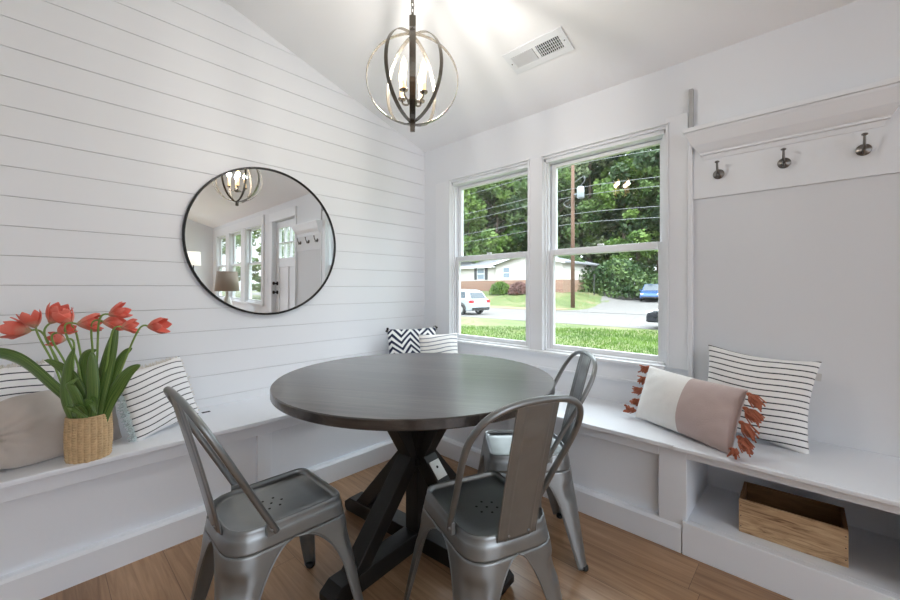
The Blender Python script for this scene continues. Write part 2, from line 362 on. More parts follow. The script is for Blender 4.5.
# ------------------------------------------------------------------ windows
def window(idx,y0,y1,z0,z1,label):
    root=thing('window_%d'%idx,None,None,(A,(y0+y1)/2,z0)); root['kind']='structure'; root['label']=label
    w=(y1-y0)/2; h=z1-z0
    f=MB()      # jamb frame lines the opening
    for s in (-1,1): f.box(-.004,WT,s*w,s*(w-.012),0,h)
    f.box(-.004,WT,-w,w,h-.022,h); f.box(-.004,WT,-w,w,0,.02)
    for s in (-1,1): f.box(.012,.024,s*(w-.012),s*(w-.024),.02,h-.022)
    f.build('window_frame','trim',root,bevel=.002)
    mid=h*.517; st=.036
    def sash(n,x,za,zb,bot,top):
        g=MB()
        for s in (-1,1): g.box(x,x+.03,s*(w-.014),s*(w-.014-st),za,zb)
        g.box(x,x+.03,-w+.014+st,w-.014-st,za,za+bot); g.box(x,x+.03,-w+.014+st,w-.014-st,zb-top,zb)
        o=g.build(n,'trim',root,bevel=.003)
        MB().box(x+.013,x+.017,-w+.014+st,w-.014-st,za+bot,zb-top).build('glass_pane','glass',o)
        return o
    sash('upper_sash',.062,mid-.022,h-.024,.038,.024)
    lo=sash('lower_sash',.028,.016,mid+.020,.034,.042)
    lk=MB(); lk.box(.018,.03,-.02,.02,mid+.022,mid+.032).build('sash_lock','trim',lo,bevel=.002)
    return root
window(1,*Wn[0],'left white double-hung window beside the shiplap wall')
window(2,*Wn[1],'right white double-hung window beside the coat hook panel')
for i,q in enumerate(Far): window(3+i,*q,['nearest','middle','farthest'][i]+' white double-hung window beyond the front door, seen in the mirror')
# casings around the near pair
def trim(n,mb,m='trim',bevel=.003): return struct('trim_%d'%n,mb,m,bevel=bevel)
t=MB(); ct=.018
t.box(A-ct,A,2.225,2.40,.72,2.05); t.box(A-ct,A,1.357,1.477,.72,2.05); t.box(A-ct,A,.497,.605,.716,2.085)
t.box(A-ct,A,1.477,2.225,2.03,2.05); t.box(A-ct,A,.605,1.357,2.03,2.05)
trim(1,t)
t=MB()  # outer bead moulding on the casing
for (a,b) in ((1.477,2.225),(.605,1.357)):
    t.box(A-ct-.010,A-ct,a-.016,a-.002,.73,2.056); t.box(A-ct-.010,A-ct,b+.002,b+.016,.73,2.056); t.box(A-ct-.018,A-ct,a-.018,b+.018,2.045,2.056)
trim(2,t)
t=MB(); t.box(A-.040,A+.03,.605,2.30,.708,.726); trim(3,t)                     # sill ledge
t=MB(); t.box(A-.014,A,.605,2.30,.615,.708); t.box(A-.020,A,.605,2.40,.60,.617); trim(4,t)   # apron
# window casings of the far triple + door casing
t=MB(); t.box(A-ct,A,-1.68,-1.57,.83,2.15); t.box(A-ct,A,-2.74,-2.50,.83,2.15); t.box(A-ct,A,-3.72,-3.48,.83,2.15); t.box(A-ct,A,-4.55,-4.44,.83,2.15); t.box(A-ct,A,-4.55,-1.57,2.15,2.29); t.box(A-.04,A,-4.57,-1.55,.80,.83); trim(5,t)
t=MB(); t.box(A-ct,A,-.34,-.307,0,2.13); t.box(A-ct,A,-1.31,-1.20,0,2.13); t.box(A-ct-.004,A,-1.32,-.31,2.13,2.26); trim(6,t)
# front door
d=thing('door_1',None,None,(A+.05,-.77,0)); d['kind']='structure'; d['label']='white front door with a small six-pane window, seen in the mirror'
g=MB(); W2=.425
z0,z1=1.56,2.02
for a,b,c,e in ((-W2,-.31,.01,2.12),(.31,W2,.01,2.12),(-.31,.31,z1,2.12),(-.31,.31,1.42,z0),(-.31,.31,.01,.22),(-.05,.05,.22,1.42)): g.box(0,.044,a,b,c,e)
for s in (-1,1): g.box(.014,.03,s*.05,s*.31,.22,1.42)
g.build('door_panel','trim',d,bevel=.003)
g=MB(); 
for k in (-.1,.1): g.box(.002,.04,k-.008,k+.008,z0,z1)
g.box(.002,.04,-.31,.31,(z0+z1)/2-.008,(z0+z1)/2+.008); g.build('muntin','trim',d)
MB().box(.018,.022,-.31,.31,z0,z1).build('glass_pane','glass',d)
for zz in (1.03,1.17):
    MB().lathe([(.03,0),(.03,.012),(.012,.016),(.012,.04),(.026,.05),(.026,.07),(.01,.078)],20,(0,-.36,zz),Matrix.Rotation(-PI/2,3,'Y')).build('door_knob' if zz<1.1 else 'deadbolt','black',d,smooth=True)
# hall panel (board behind hooks + recess panel + stile)
t=MB(); t.box(A-.014,A,-.285,.475,1.618,1.975); trim(7,t,'wall',.002)
t=MB(); t.box(A-.028,A,.475,.496,BT,1.97); t.box(A-.028,A,-.306,-.285,BT,1.97); trim(8,t)
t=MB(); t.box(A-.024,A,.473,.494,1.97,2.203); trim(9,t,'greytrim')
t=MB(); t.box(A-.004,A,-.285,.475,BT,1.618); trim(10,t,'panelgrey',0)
struct('baseboard_right',MB().box(A-.015,A,YB,-1.31,0,.13),'trim',bevel=.004)
# outlet-like switch plate beside the door
sw=thing('light_switch','white light switch plate between door and far windows','switch',(A,-1.44,1.22)); MB().box(-.006,0,-.035,.035,-.06,.06).build('switch_plate','trim',sw,bevel=.002); MB().box(-.012,-.006,-.006,.006,-.014,.014).build('toggle','trim',sw)
# ------------------------------------------------------------------ crown shelf over the hooks
sh=thing('coat_shelf','white crown moulding shelf mounted above the three coat hooks','shelf',(A,.12,1.83))
def crown(prof,y0,y1,ret):     # profile (depth from wall, z): mitred returns
    mb=MB(); n=len(prof); vs=[]
    for d_,z_ in prof:
        vs+= [(-.001,y1-ret+d_,z_),(-d_,y1-ret+d_,z_),(-d_,y0+ret-d_,z_),(-.001,y0+ret-d_,z_)]
    fs=[]
    for i in range(n-1):
        for k in range(3): fs.append((4*i+k,4*i+k+1,4*i+4+k+1,4*i+4+k))
        fs.append((4*i+3,4*i,4*i+4,4*i+7))
    fs+=[(0,1,2,3),(4*n-1,4*n-2,4*n-3,4*n-4)]
    return mb.add(vs,fs)
prof=[(.018,-.016),(.020,-.008),(.022,.006),(.034,.008),(.034,.018),(.042,.026),(.064,.056),(.076,.082),(.086,.104),(.090,.111),(.092,.120)]
crown(prof,-.395,.378,.092).build('crown_moulding','trim',sh)
MB().box(-.100,-.001,-.402,.385,.121,.143).build('shelf_board','trim',sh,bevel=.003)
# hooks
hk=thing('coat_hook','pewter coat hook nearest the windows, leftmost of three','hook',(A-.014,.362,1.730),group='coat hooks on the white board')
MB().lathe([(.0245,0),(.0245,.002),(.0225,.004),(.010,.0055),(.008,.008)],24,mt=Matrix.Rotation(-PI/2,3,'Y')).build('backplate','hook',hk,smooth=True)
h=MB(); h.tube(smooth_pts([(-.006,0,-.004),(-.022,0,-.004),(-.036,0,.008),(-.043,0,.028),(-.046,0,.048)],6),lambda t_:.0062-.0014*t_,10); h.sphere((-.047,0,.052),.0105,1,1,.55)
h.tube(smooth_pts([(-.006,0,-.008),(-.020,0,-.020),(-.030,0,-.018),(-.034,0,-.008)],6),.0042,8)
h.build('hook_arm','hook',hk,smooth=True)
for yy,lb in ((.110,'pewter coat hook in the middle of the three under the shelf'),(-.143,'pewter coat hook farthest from the windows, rightmost of three')):
    c=copy_tree(hk); c.location=(A-.014,yy,1.731); c['label']=lb
# ------------------------------------------------------------------ built-in benches
XF=1.93; YF=2.105
bl=thing('window_seat_bench','white paneled built-in bench along the shiplap wall, holding the tulips','bench',(0,B,0))
t=MB(); t.box(XW,A-.001,2.08-B,-.001,BT-.022,BT); t.build('bench_top','bench',bl,bevel=.004)
t=MB(); y=YF-B
t.box(XW,XF,y+.027,y+.034,.0,BT-.022)                       # recessed panel
t.box(XW,XF,y,y+.027,.388,BT-.022); t.box(.785,.856,y,y+.027,.10,.388); t.box(-.55,-.48,y,y+.027,.10,.388); t.box(1.86,XF,y,y+.027,.10,.388)
t.build('front_panel','bench',bl,bevel=.002)
t=MB(); t.prism([(y-.012,0),(y+.027,0),(y+.027,.118),(y-.002,.118),(y-.012,.106)],XW,XF-.012,Matrix(((0,0,1,0),(1,0,0,0),(0,1,0,0),(0,0,0,1)))).build('baseboard','bench',bl)
t=MB(); t.box(XW,A-.001,y+.034,-.001,0,.02); t.build('bench_carcass','bench',bl)
t=MB(); t.box(.622,.662,-.120,-.096,BT-.001,BT+.0006); t.build('finger_slot','hole',bl)
br=thing('window_seat_bench','white built-in bench under the windows with an open cubby below','bench',(A,1.0,0))
x=XF-A; o1=-1.0
yend=-.26
t=MB(); t.box(1.90-A,-.001,yend+o1,2.079+o1,BT-.022,BT); t.box(1.893-A,1.91-A,yend+o1,.455+o1,BT-.020,BT-.002); t.build('bench_top','bench',br,bevel=.004)
t=MB()
t.box(x+.027,x+.034,.425+o1,YF+o1,0,BT-.022)
t.box(x,x+.027,.521+o1,YF+o1,.398,BT-.022); t.box(x,x+.027,.41+o1,.521+o1,0,BT-.022); t.box(x,x+.027,1.27+o1,1.34+o1,.10,.398); t.box(x,x+.027,2.03+o1,YF+o1,.1,.398)
t.box(x,x+.02,yend+o1,.41+o1,.412,BT-.022)
t.build('front_panel','bench',br,bevel=.002)
t=MB(); t.prism([(-(x-.012),0),(-(x+.018),0),(-(x+.018),.124),(-(x-.002),.124),(-(x-.012),.112)],(.523+o1),YF-.012+o1,Matrix(((0,0,0,0),(0,0,1,0),(0,1,0,0),(0,0,0,1)))@Matrix.Identity(4))
t=MB(); t.add([(px_,yy,pz) for yy in (.428+o1,YF-.014+o1) for px_,pz in ((x-.012,0),(x+.027,0),(x+.027,.118),(x-.002,.118),(x-.012,.106))],[(0,1,2,3,4),(9,8,7,6,5)]+[(i,5+i,5+(i+1)%5,(i+1)%5) for i in range(5)])
t.box(x-.014,x+.02,yend+o1,.425+o1,0,.142)
t.build('baseboard','bench',br,bevel=.003)
t=MB()   # cubby carcass: floor, back, sides
t.box(x+.02,-.001,yend+o1,.41+o1,.122,.142); t.box(-.016,-.001,yend+o1,.41+o1,.142,BT-.022); t.box(x+.027,-.016,.41+o1,.425+o1,.142,BT-.022); t.box(x+.0,-.001,yend+o1,yend+.018+o1,0,BT-.022)
t.build('cubby_lining','bench',br)
t=MB(); t.box(-.02,-.001,yend+o1,.40+o1,BT,BT+.035)
# ------------------------------------------------------------------ wooden crate in the cubby
cr=thing('wooden_crate','rustic open wooden crate sitting in the bench cubby','crate',(2.105,.078,.1425),(0,0,math.radians(1)))
w,dp,hh,tk=.160,.100,.135,.011
MB().box(-dp,-dp+tk,-w,w,0,hh).build('front_board','crate',cr,bevel=.0015)
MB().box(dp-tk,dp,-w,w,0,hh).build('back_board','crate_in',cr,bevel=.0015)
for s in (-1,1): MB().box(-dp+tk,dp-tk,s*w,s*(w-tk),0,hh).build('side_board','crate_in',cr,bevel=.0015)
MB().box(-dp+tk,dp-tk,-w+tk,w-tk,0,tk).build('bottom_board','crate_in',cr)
for s in (-1,1):
    for zz in (.025,.068,.11): MB().lathe([(.0022,0),(.002,.001)],10,(-dp+.0001,s*(w-.007),zz),Matrix.Rotation(-PI/2,3,'Y')).build('nail','hole',cr)
# ------------------------------------------------------------------ round mirror
mr=thing('round_mirror','large round wall mirror with thin black frame on the shiplap','mirror',(1.016,B,1.447),(math.radians(.45),0,math.radians(-1.2)))
rot=Matrix.Rotation(PI/2,3,'X')
MB().lathe([(.452,.008),(.452,.030),(.455,.032),(.461,.032),(.464,.030),(.464,.008)],96,mt=rot,cap=False).add([],[]).build('mirror_frame','black',mr,smooth=False,bevel=0)
MB().lathe([(.4525,.008),(.4525,.024)],96,mt=rot).build('mirror_glass','mirror',mr)
for ob in bpy.data.objects:
    if ob.parent==mr: ob.location=(0,0,0)
# ------------------------------------------------------------------ ceiling vent
ang=math.atan(SL)
vt=thing('ceiling_vent','white rectangular air vent with slats on the sloped ceiling','vent',(1.957,1.160,cz(1.957)-.001),(0,ang,0))
f=MB(); a_,b_=.083,.187; ia,ib=.042,.148
f.box(-a_,-ia,-b_,b_,-.007,0); f.box(ia,a_,-b_,b_,-.007,0); f.box(-ia,ia,-b_,-ib,-.007,0); f.box(-ia,ia,ib,b_,-.007,0); f.box(-ia,ia,-.010,.010,-.007,0)
f.build('vent_frame','trim',vt,bevel=.002)
MB().box(-ia,ia,-ib,ib,-.0012,-.0002).build('vent_backing','hole',vt)
for sgn in (-1,1):
    s=MB()
    for k in range(11):
        yc=sgn*(.018+.0122*k)
        s.box(-ia,ia,-.0008,.0008,-.0062,.0048,Matrix.Translation((0,yc,-.0055))@Matrix.Rotation(math.radians(48)*(1 if sgn>0 else -1),4,'X'))
    if sgn<0:
        for xx in (-.021,0,.021): s.box(xx-.001,xx+.001,-ib,-.010,-.0075,-.0058)
    s.build('vent_louvers','trim',vt)
for s in (-1,1): MB().lathe([(.004,-.0085),(.004,-.007)],10,(0,s*.168,0)).build('screw','nickel',vt)
# ------------------------------------------------------------------ chandelier
CX,CY_,CZc=1.166,1.330,2.096
ch=thing('orb_chandelier','round orb chandelier of nickel rings with lit candle bulbs above the table','chandelier',(CX,CY_,CZc))
va=math.atan2(CY_,CX)
def ringm(phi,Rr,bw,th,name,m='nickel',tilt=0):
    mb=MB(); N=72; vs=[]
    rm=Matrix.Rotation(va+phi,3,'Z')@Matrix.Rotation(tilt,3,'X')
    for i in range(N):
        a=2*PI*i/N
        for rr,w_ in ((Rr,-bw/2),(Rr,bw/2),(Rr-th,bw/2),(Rr-th,-bw/2)): vs.append(rm@Vector((w_,rr*math.cos(a),rr*math.sin(a))))
    fs=[(4*i+k,4*i+(k+1)%4,4*((i+1)%N)+(k+1)%4,4*((i+1)%N)+k) for i in range(N) for k in range(4)]
    mb.add(vs,fs); return mb.build(name,m,ch,bevel=.0008,seg=1)
ringm(0,.207,.018,.003,'outer_ring'); ringm(PI/2,.200,.026,.003,'vertical_ring'); ringm(math.radians(57),.200,.018,.003,'tilted_ring'); ringm(math.radians(-52),.196,.018,.003,'tilted_ring')
s=MB(); rm=Matrix.Rotation(va,4,'Z'); s.box(-.012,.012,-.015,.015,.196,.285,rm); s.build('stem','nickel',ch,bevel=.003)
s=MB(); s.box(-.010,.010,-.011,.011,-.236,-.198,rm); s.build('finial','nickel',ch,bevel=.003)
s=MB(); s.tube([(0,0,.285),(0,0,.30)],.006,8)
s.build('loop','nickel',ch)
s=MB()
topz=cz(CX)-CZc-.02
k=0; zz=.300
while zz<topz-.02:
    pts=[]
    for i in range(14):
        a=2*PI*i/14; px_,pz=.008*math.cos(a),.017*math.sin(a)
        pts.append((px_,0,zz+.012+pz) if k%2 else (0,px_,zz+.012+pz))
    s.tube(pts,.0022,6,closed=True); zz+=.026; k+=1
s.build('chain','nickel',ch,smooth=True)
MB().lathe([(.058,-.022),(.06,-.012),(.06,.0)],28,(0,0,topz+.02),Matrix.Rotation(ang,3,'Y')).build('canopy','nickel',ch,smooth=False)
hb=MB(); hb.lathe([(.008,-.115),(.02,-.112),(.026,-.10),(.014,-.088),(.007,-.08),(.006,.19)],16); hb.build('hub','nickel',ch,smooth=True)
for i in range(4):
    a=va+PI/4+PI/2*i+.12; c,s_=math.cos(a),math.sin(a); rr=.062
    MB().tube(smooth_pts([(0.008*c,.008*s_,-.10),(.030*c,.030*s_,-.108),(.055*c,.055*s_,-.098),(rr*c,rr*s_,-.078)],5),.0042,8).build('arm','nickel',ch,smooth=True)
    cd=MB().lathe([(.017,-.078),(.019,-.072),(.008,-.068)],14,(rr*c,rr*s_,0)).build('drip_cup','nickel',ch,smooth=True)
    MB().lathe([(.0095,-.072),(.0095,-.004)],14,(rr*c,rr*s_,0)).build('candle_sleeve','candle',ch,smooth=True)
    MB().lathe([(.006,-.004),(.012,.008),(.0155,.024),(.0135,.042),(.007,.06),(.001,.074)],14,(rr*c,rr*s_,0)).build('bulb','bulb',ch,smooth=True)
# ------------------------------------------------------------------ pedestal table
TC=(1.183,1.32); TR=.605; TZ=.76
tb=thing('round_dining_table','round dark wooden pedestal table in the bench corner','table',(*TC,0))
MB().lathe([(TR-.004,TZ-.036),(TR,TZ-.032),(TR,TZ-.004),(TR-.004,TZ)],128).build('tabletop','table',tb)
ba=math.radians(95)
for i in range(4):
    rz=Matrix.Rotation(ba+i*PI/2,4,'Z')
    def P2(poly,hw): # polygon in (r,z) plane extruded +-hw
        mb=MB(); n=len(poly); vs=[rz@Vector((r_,s_*hw,z_)) for s_ in (-1,1) for r_,z_ in poly]
        return mb.add(vs,[list(range(n))[::-1],[n+k for k in range(n)]]+[(k,(k+1)%n,n+(k+1)%n,n+k) for k in range(n)])
    P2([(.035,0.004),(.46,.004),(.475,.02),(.475,.045),(.435,.075),(.035,.075)],.042).build('foot_beam','tablebase',tb,bevel=.003)
    P2([(.30,.0752),(.385,.0752),(.075,.42),(.012,.42),(.012,.395)],.038).build('leg','tablebase',tb,bevel=.003)
    P2([(.012,.385),(.055,.385),(.26,.724),(.175,.724),(.012,.455)],.038).build('brace','tablebase',tb,bevel=.003)
c=MB(); c.box(-.036,.036,-.036,.036,.004,.724,Matrix.Rotation(ba,4,'Z')); c.build('center_post','tablebase',tb,bevel=.003)
c=MB()
for rz_ in (0,): c.box(-.052,.052,-.052,.052,.375,.405,Matrix.Rotation(ba,4,'Z'))
c.build('collar','tablebase',tb,bevel=.004)
c=MB(); hw0,hw1=.038,.135; rb_=Matrix.Rotation(ba,4,'Z')
c.add([rb_@Vector((x_*h_,y_*h_,z_)) for h_,z_ in ((hw0,.404),(hw1,.723)) for x_,y_ in ((-1,-1),(1,-1),(1,1),(-1,1))],[(3,2,1,0),(4,5,6,7),(0,1,5,4),(1,2,6,5),(2,3,7,6),(3,0,4,7)])
c.build('neck_block','tablebase',tb,bevel=.003)
# steel plate on the leg that points away from the shiplap wall
def plate():
    rz=Matrix.Rotation(ba+PI,4,'Z')
    d_=Vector((.385-.075,0,.0752-.42)).normalized(); nrm=Vector((-d_.z,0,d_.x))
    if nrm.z<0: nrm=-nrm
    o0=Vector((.078,0,.4185)); mb=MB(); vs=[]
    for t_ in (.030,.108):
        for hw in (-.030,.030):
            for e in (.0005,.004): vs.append(rz@(o0+d_*t_+Vector((0,hw,0))+nrm*e))
    mb.add(vs,[(0,1,3,2),(4,6,7,5),(0,4,5,1),(2,3,7,6),(1,5,7,3),(0,2,6,4)])
    p=mb.build('bracket_plate','steel',tb); p['label']='steel bracket plate, its bright reflection painted in'
    cc=rz@(o0+d_*.06+nrm*.004); mt=(rz@nrm).to_track_quat('Z','Y').to_matrix()
    MB().lathe([(.006,0),(.005,.0015)],14,tuple(cc),mt).build('bolt','hole',p)
plate()
# ------------------------------------------------------------------ metal cafe chairs
def outline(v):   # corner outline at level v (0 seat edge, 1 floor)
    fx_=.178+(.238-.178)*v; rx_=-.180-(.225-.180)*v; fy_=.152+(.215-.152)*v; ry_=.150+(.195-.150)*v
    rf=.040*(1-v)+.028*v; rr_=.095*(1-v)+.035*v
    return [(fx_,fy_,rf),(rx_,ry_,rr_),(rx_,-ry_,rr_),(fx_,-fy_,rf)]
def corner_pt(v,ci,t):   # t in [-1,1] along corner ci, clockwise seen ccw
    C=outline(v); x,y,r=C[ci]; nx,ny,_=C[(ci+1)%4]; px_,py_,_=C[ci-1]
    c=Vector((x,y)); dn=(Vector((nx,ny))-c); dp_=(Vector((px_,py_))-c)
    mn=c+dn/2; mp_=c+dp_/2; dn.normalize(); dp_.normalize()
    aT=.36
    s0=c+dp_*r; s1=c+dn*r; cen=c+(dp_+dn)*r
    if t<-aT: k=(t+1)/(1-aT); p=mp_.lerp(s0,k)
    elif t>aT: k=(t-aT)/(1-aT); p=s1.lerp(mn,k)
    else:
        k=(t+aT)/(2*aT); q=(1-k)**2; p=s0*q+c*(2*k*(1-k))+s1*(k*k)
        # quadratic corner is close to an arc
    return p
ZS=.450
def loop_at(v,n=12):
    out=[]
    for ci in range(4):
        for k in range(n): out.append(corner_pt(v,ci,-1+2*k/n))
    return out
def make_chair(label,group):
    root=thing('metal_cafe_chair',label,'chair',group=group)
    V0=.085
    L0=loop_at(0); n=len(L0)
    cen=Vector((0.0,0.0))
    mb=MB(); vs=[]; rows=[]
    def ringpts(sc,z,v=0): return [Vector((p.x*sc,p.y*sc,z)) for p in loop_at(v)]
    seq=[]
    for k in range(6):
        v=V0*(1-k/5); seq.append([Vector((p.x,p.y,ZS-.030-(ZS-.030)*v)) for p in loop_at(v)])
    seq+= [ringpts(.990,ZS-.025),ringpts(.982,ZS-.023),ringpts(.976,ZS-.010),ringpts(.966,ZS-.002),ringpts(.952,ZS),ringpts(.938,ZS-.001),ringpts(.926,ZS-.006),ringpts(.912,ZS-.014),ringpts(.86,ZS-.0175),ringpts(.6,ZS-.018),ringpts(.3,ZS-.019),ringpts(.02,ZS-.019)]
    for r_ in seq: vs+=r_
    fs=[(j*n+i,j*n+(i+1)%n,(j+1)*n+(i+1)%n,(j+1)*n+i) for j in range(len(seq)-1) for i in range(n)]; fs.append([(len(seq)-1)*n+i for i in range(n)])
    mb.add(vs,fs); mb.build('seat','metal',root,smooth=True,solid=.0016)
    # drain holes
    for (hx,hy) in [(0,0)]+[(.034*math.cos(a),.034*math.sin(a)) for a in [k*PI/3 for k in range(6)]]:
        MB().lathe([(.0040,0),(.0040,.0008)],12,(hx-.01,hy,ZS-.0180)).build('drain_hole','hole',root)
    # legs: one pressed-steel corner each
    for ci in range(4):
        def fn(u,w_):
            q=w_
            v=V0+(1-V0)*q
            # arch width
            wb=.40 if ci in (0,3) else .42
            k=min(1,q/.52)
            w=wb+(1-wb)*(1-math.sqrt(max(0,1-(1-k)**2.3)))
            if q>.52: w=wb*(1-.10*(q-.52)/.48)
            t=(2*u-1)*w; p=corner_pt(v,ci,t)
            z=(ZS-.030)*(1-v)+.006*(v)
            # pressed oval dimple in the face of each leg
            g=math.exp(-(t/.22)**4-((q-.22)/.085)**4)
            c=Vector(p).normalized(); p=p-c*(.009*g)
            return Vector((p.x,p.y,z))
        mb=MB(); mb.grid(fn,26,44)
        lg=mb.build('leg','metal',root,smooth=True,solid=.0022)
        # rolled edge
        for e in (0,1):
            pass
        p=corner_pt(1,ci,0); cc=Vector(p)*.975
        MB().lathe([(.015,0),(.017,.004),(.015,.016)],14,(cc.x,cc.y,0)).build('rubber_foot','rubber',lg,smooth=True)
        MB().tube([fn(0,j/44) for j in range(45)],.0028,6).build('rolled_edge','metal',lg,smooth=True)
        MB().tube([fn(1,j/44) for j in range(45)],.0028,6).build('rolled_edge','metal',lg,smooth=True)
    # cross brace under the seat
    x_=MB()
    a=Vector((.19,.165,.30)); b=Vector((-.185,-.155,.30))
    # backrest hoop
    zt=.845
    hp_=lambda z_:-.057-.228*(z_-.43)/.425
    half=[(hp_(z_),y_,z_) for y_,z_ in ((.160,.430),(.165,.480),(.176,.590),(.188,.690),(.184,.762),(.158,.812),(.112,.840),(.056,.852))]
    pts=[Vector(p) for p in half]+[Vector((hp_(.855),0,.855))]+[Vector((p[0],-p[1],p[2])) for p in half[::-1]]
    sp=smooth_pts(pts,6)
    MB().tube(sp,.0098,14).build('back_hoop','metal',root,smooth=True)
    for s in (-1,1):
        m_=MB(); m_.sphere((-.072,s*.166,.442),.007,1,.6,1,12); m_.box(-.085,-.058,s*.152,s*.166,.425,.462); m_.build('hoop_bracket','metal',root,bevel=.003)
    # central splat
    def spl(u,v):
        y=(2*u-1)*(.066+.002*v)
        x=-.173-.060*v-.012*math.sin(PI*v)*0; z=.432+v*(.850-.432)
        xx=-.178+(-.281+.178)*(v**1.1)
        xx-= .006*(1-(2*u-1)**2)
        e=abs(2*u-1)
        rb=.0016 if (.16<u<.22 or .78<u<.84) else 0
        em=.0028*math.exp(-((u-.5)/.28)**6-((v-.80)/.055)**6)
        return Vector((xx-rb-em,y,z))
    mb=MB(); mb.grid(spl,40,40); s_=mb.build('back_splat','metal',root,smooth=True,solid=.002)
    MB().tube([spl(0,j/40) for j in range(41)],.0026,6).build('splat_edge','metal',s_,smooth=True)
    MB().tube([spl(1,j/40) for j in range(41)],.0026,6).build('splat_edge','metal',s_,smooth=True)
    for yy in (-.035,.035): MB().sphere((-.188,yy,.446),.0048,.6,1,1,10).build('rivet','metal',root,smooth=True)
    return root
grp='metal cafe chairs around the round table'
c1=make_chair('grey metal chair in front of the left bench, leftmost of three',grp)
c1.location=(.55,1.33,0); c1.rotation_euler=(0,0,math.radians(-1))
c2=copy_tree(c1); c2['label']='grey metal chair nearest the camera, its back splat facing the viewer'; c2.location=(1.02,.80,0); c2.rotation_euler=(0,0,math.radians(69))
c3=copy_tree(c1); c3['label']='grey metal chair by the window bench, partly hidden behind the nearest chair'; c3.location=(1.53,.972,0); c3.rotation_euler=(0,0,math.radians(133))
# ------------------------------------------------------------------ cushions
def cushion(name,label,m,w,h,t,loc,rz,lean,group=None,seed=0,pinch=.05,m2=None,split=None,wr=.006,roll=0,knot=False,pw=.42):
    """origin at bottom centre; x width, z height, -y is the front face"""
    root=thing(name,label,'pillow',loc,(0,0,0),group)
    root.matrix_world=Matrix.Translation(loc)@Matrix.Rotation(rz,4,'Z')@Matrix.Rotation(-lean,4,'X')@Matrix.Rotation(roll,4,'Y')
    off=Vector((seed*3.1,seed*1.7,seed*.9))
    def f(side,ulo,uhi):
        def g(u_,v_):
            u=ulo+(uhi-ulo)*u_
            a=2*u-1; b=2*v_-1
            e=((1-a*a)*(1-b*b)); pf=max(0,e)**pw
            sx=1-pinch*(1-b*b)*abs(a)**1.0*1.0; sz=1-pinch*1.1*(1-a*a)
            x=a*w/2*sx; z=h/2+b*h/2*sz
            th=t/2*pf
            if knot:
                kk=math.exp(-(a/.12)**2); th*=1-.55*kk; z=h/2+(z-h/2)*(1-.14*kk)
            nn=noise.noise(Vector((x*9,z*9,side*2))+off)*wr*min(1,pf*2)
            cr_=noise.noise(Vector((x*26,z*26,side*3))+off)*wr*.5*min(1,pf*2)*(.4+abs(a*b))
            # radiating creases near seams
            ed=math.exp(-((1-abs(a))/.22)**2)+.6*math.exp(-((1-abs(b))/.2)**2)
            rad=math.sin(z*90+noise.noise(Vector((x*6,z*6,5))+off)*5)*.0022*ed*min(1,pf*1.5)
            if knot: rad+=math.sin(math.atan2(z-h/2,abs(a)*w/2+.02)*14)*.005*math.exp(-(a/.35)**2)*min(1,pf)
            y=side*(th+nn+cr_+rad)
            return Vector((x,y,z))
        return g
    def part(nm,mm,ulo,uhi):
        mb=MB(); N=64
        for side in (-1,1):
            g=f(side,ulo,uhi); vs=[];uv=[]
            nu=max(6,int(N*(uhi-ulo)))
            for j in range(N+1):
                for i in range(nu+1):
                    p=g(i/nu,j/N); vs.append(p); uv.append((p.x+ .012*math.sin(p.z*20+seed),p.z+.010*math.sin(p.x*14+seed*2)))
            fs=[(j*(nu+1)+i,j*(nu+1)+i+1,(j+1)*(nu+1)+i+1,(j+1)*(nu+1)+i) for j in range(N) for i in range(nu)]
            if side>0: fs=[q[::-1] for q in fs]
            mb.add(vs,fs,uv)
        return mb.build(nm,mm,root,smooth=True)
    if split is None: part('cushion_cover',m,0,1)
    else:
        part('cushion_cover',m,0,split); o=part('color_block',m2,split,1); o['label']='dusty mauve half of the cover'
    return root
def fringe(root,m,p0,p1,n,ln,outv,name='fringe',r=.0022,seed=1):
    q=random.Random(seed); mb=MB(); p0=Vector(p0);p1=Vector(p1);outv=Vector(outv).normalized()
    for i in range(n):
        b=p0.lerp(p1,(i+q.random())/n)+Vector((0,q.uniform(-.006,.006),0)); L_=ln*q.uniform(.6,1.15)
        d=(outv+Vector((q.uniform(-.5,.5),q.uniform(-.6,.6),q.uniform(-.5,.5)))).normalized()
        mb.tube([b-outv*.003,b+d*L_*.5,b+d*L_+Vector((q.uniform(-.004,.004),q.uniform(-.004,.004),q.uniform(-.004,.004)))],r,4)
    return mb.build(name,m,root)
def heading(p,q): return math.atan2(q[1]-p[1],q[0]-p[0])
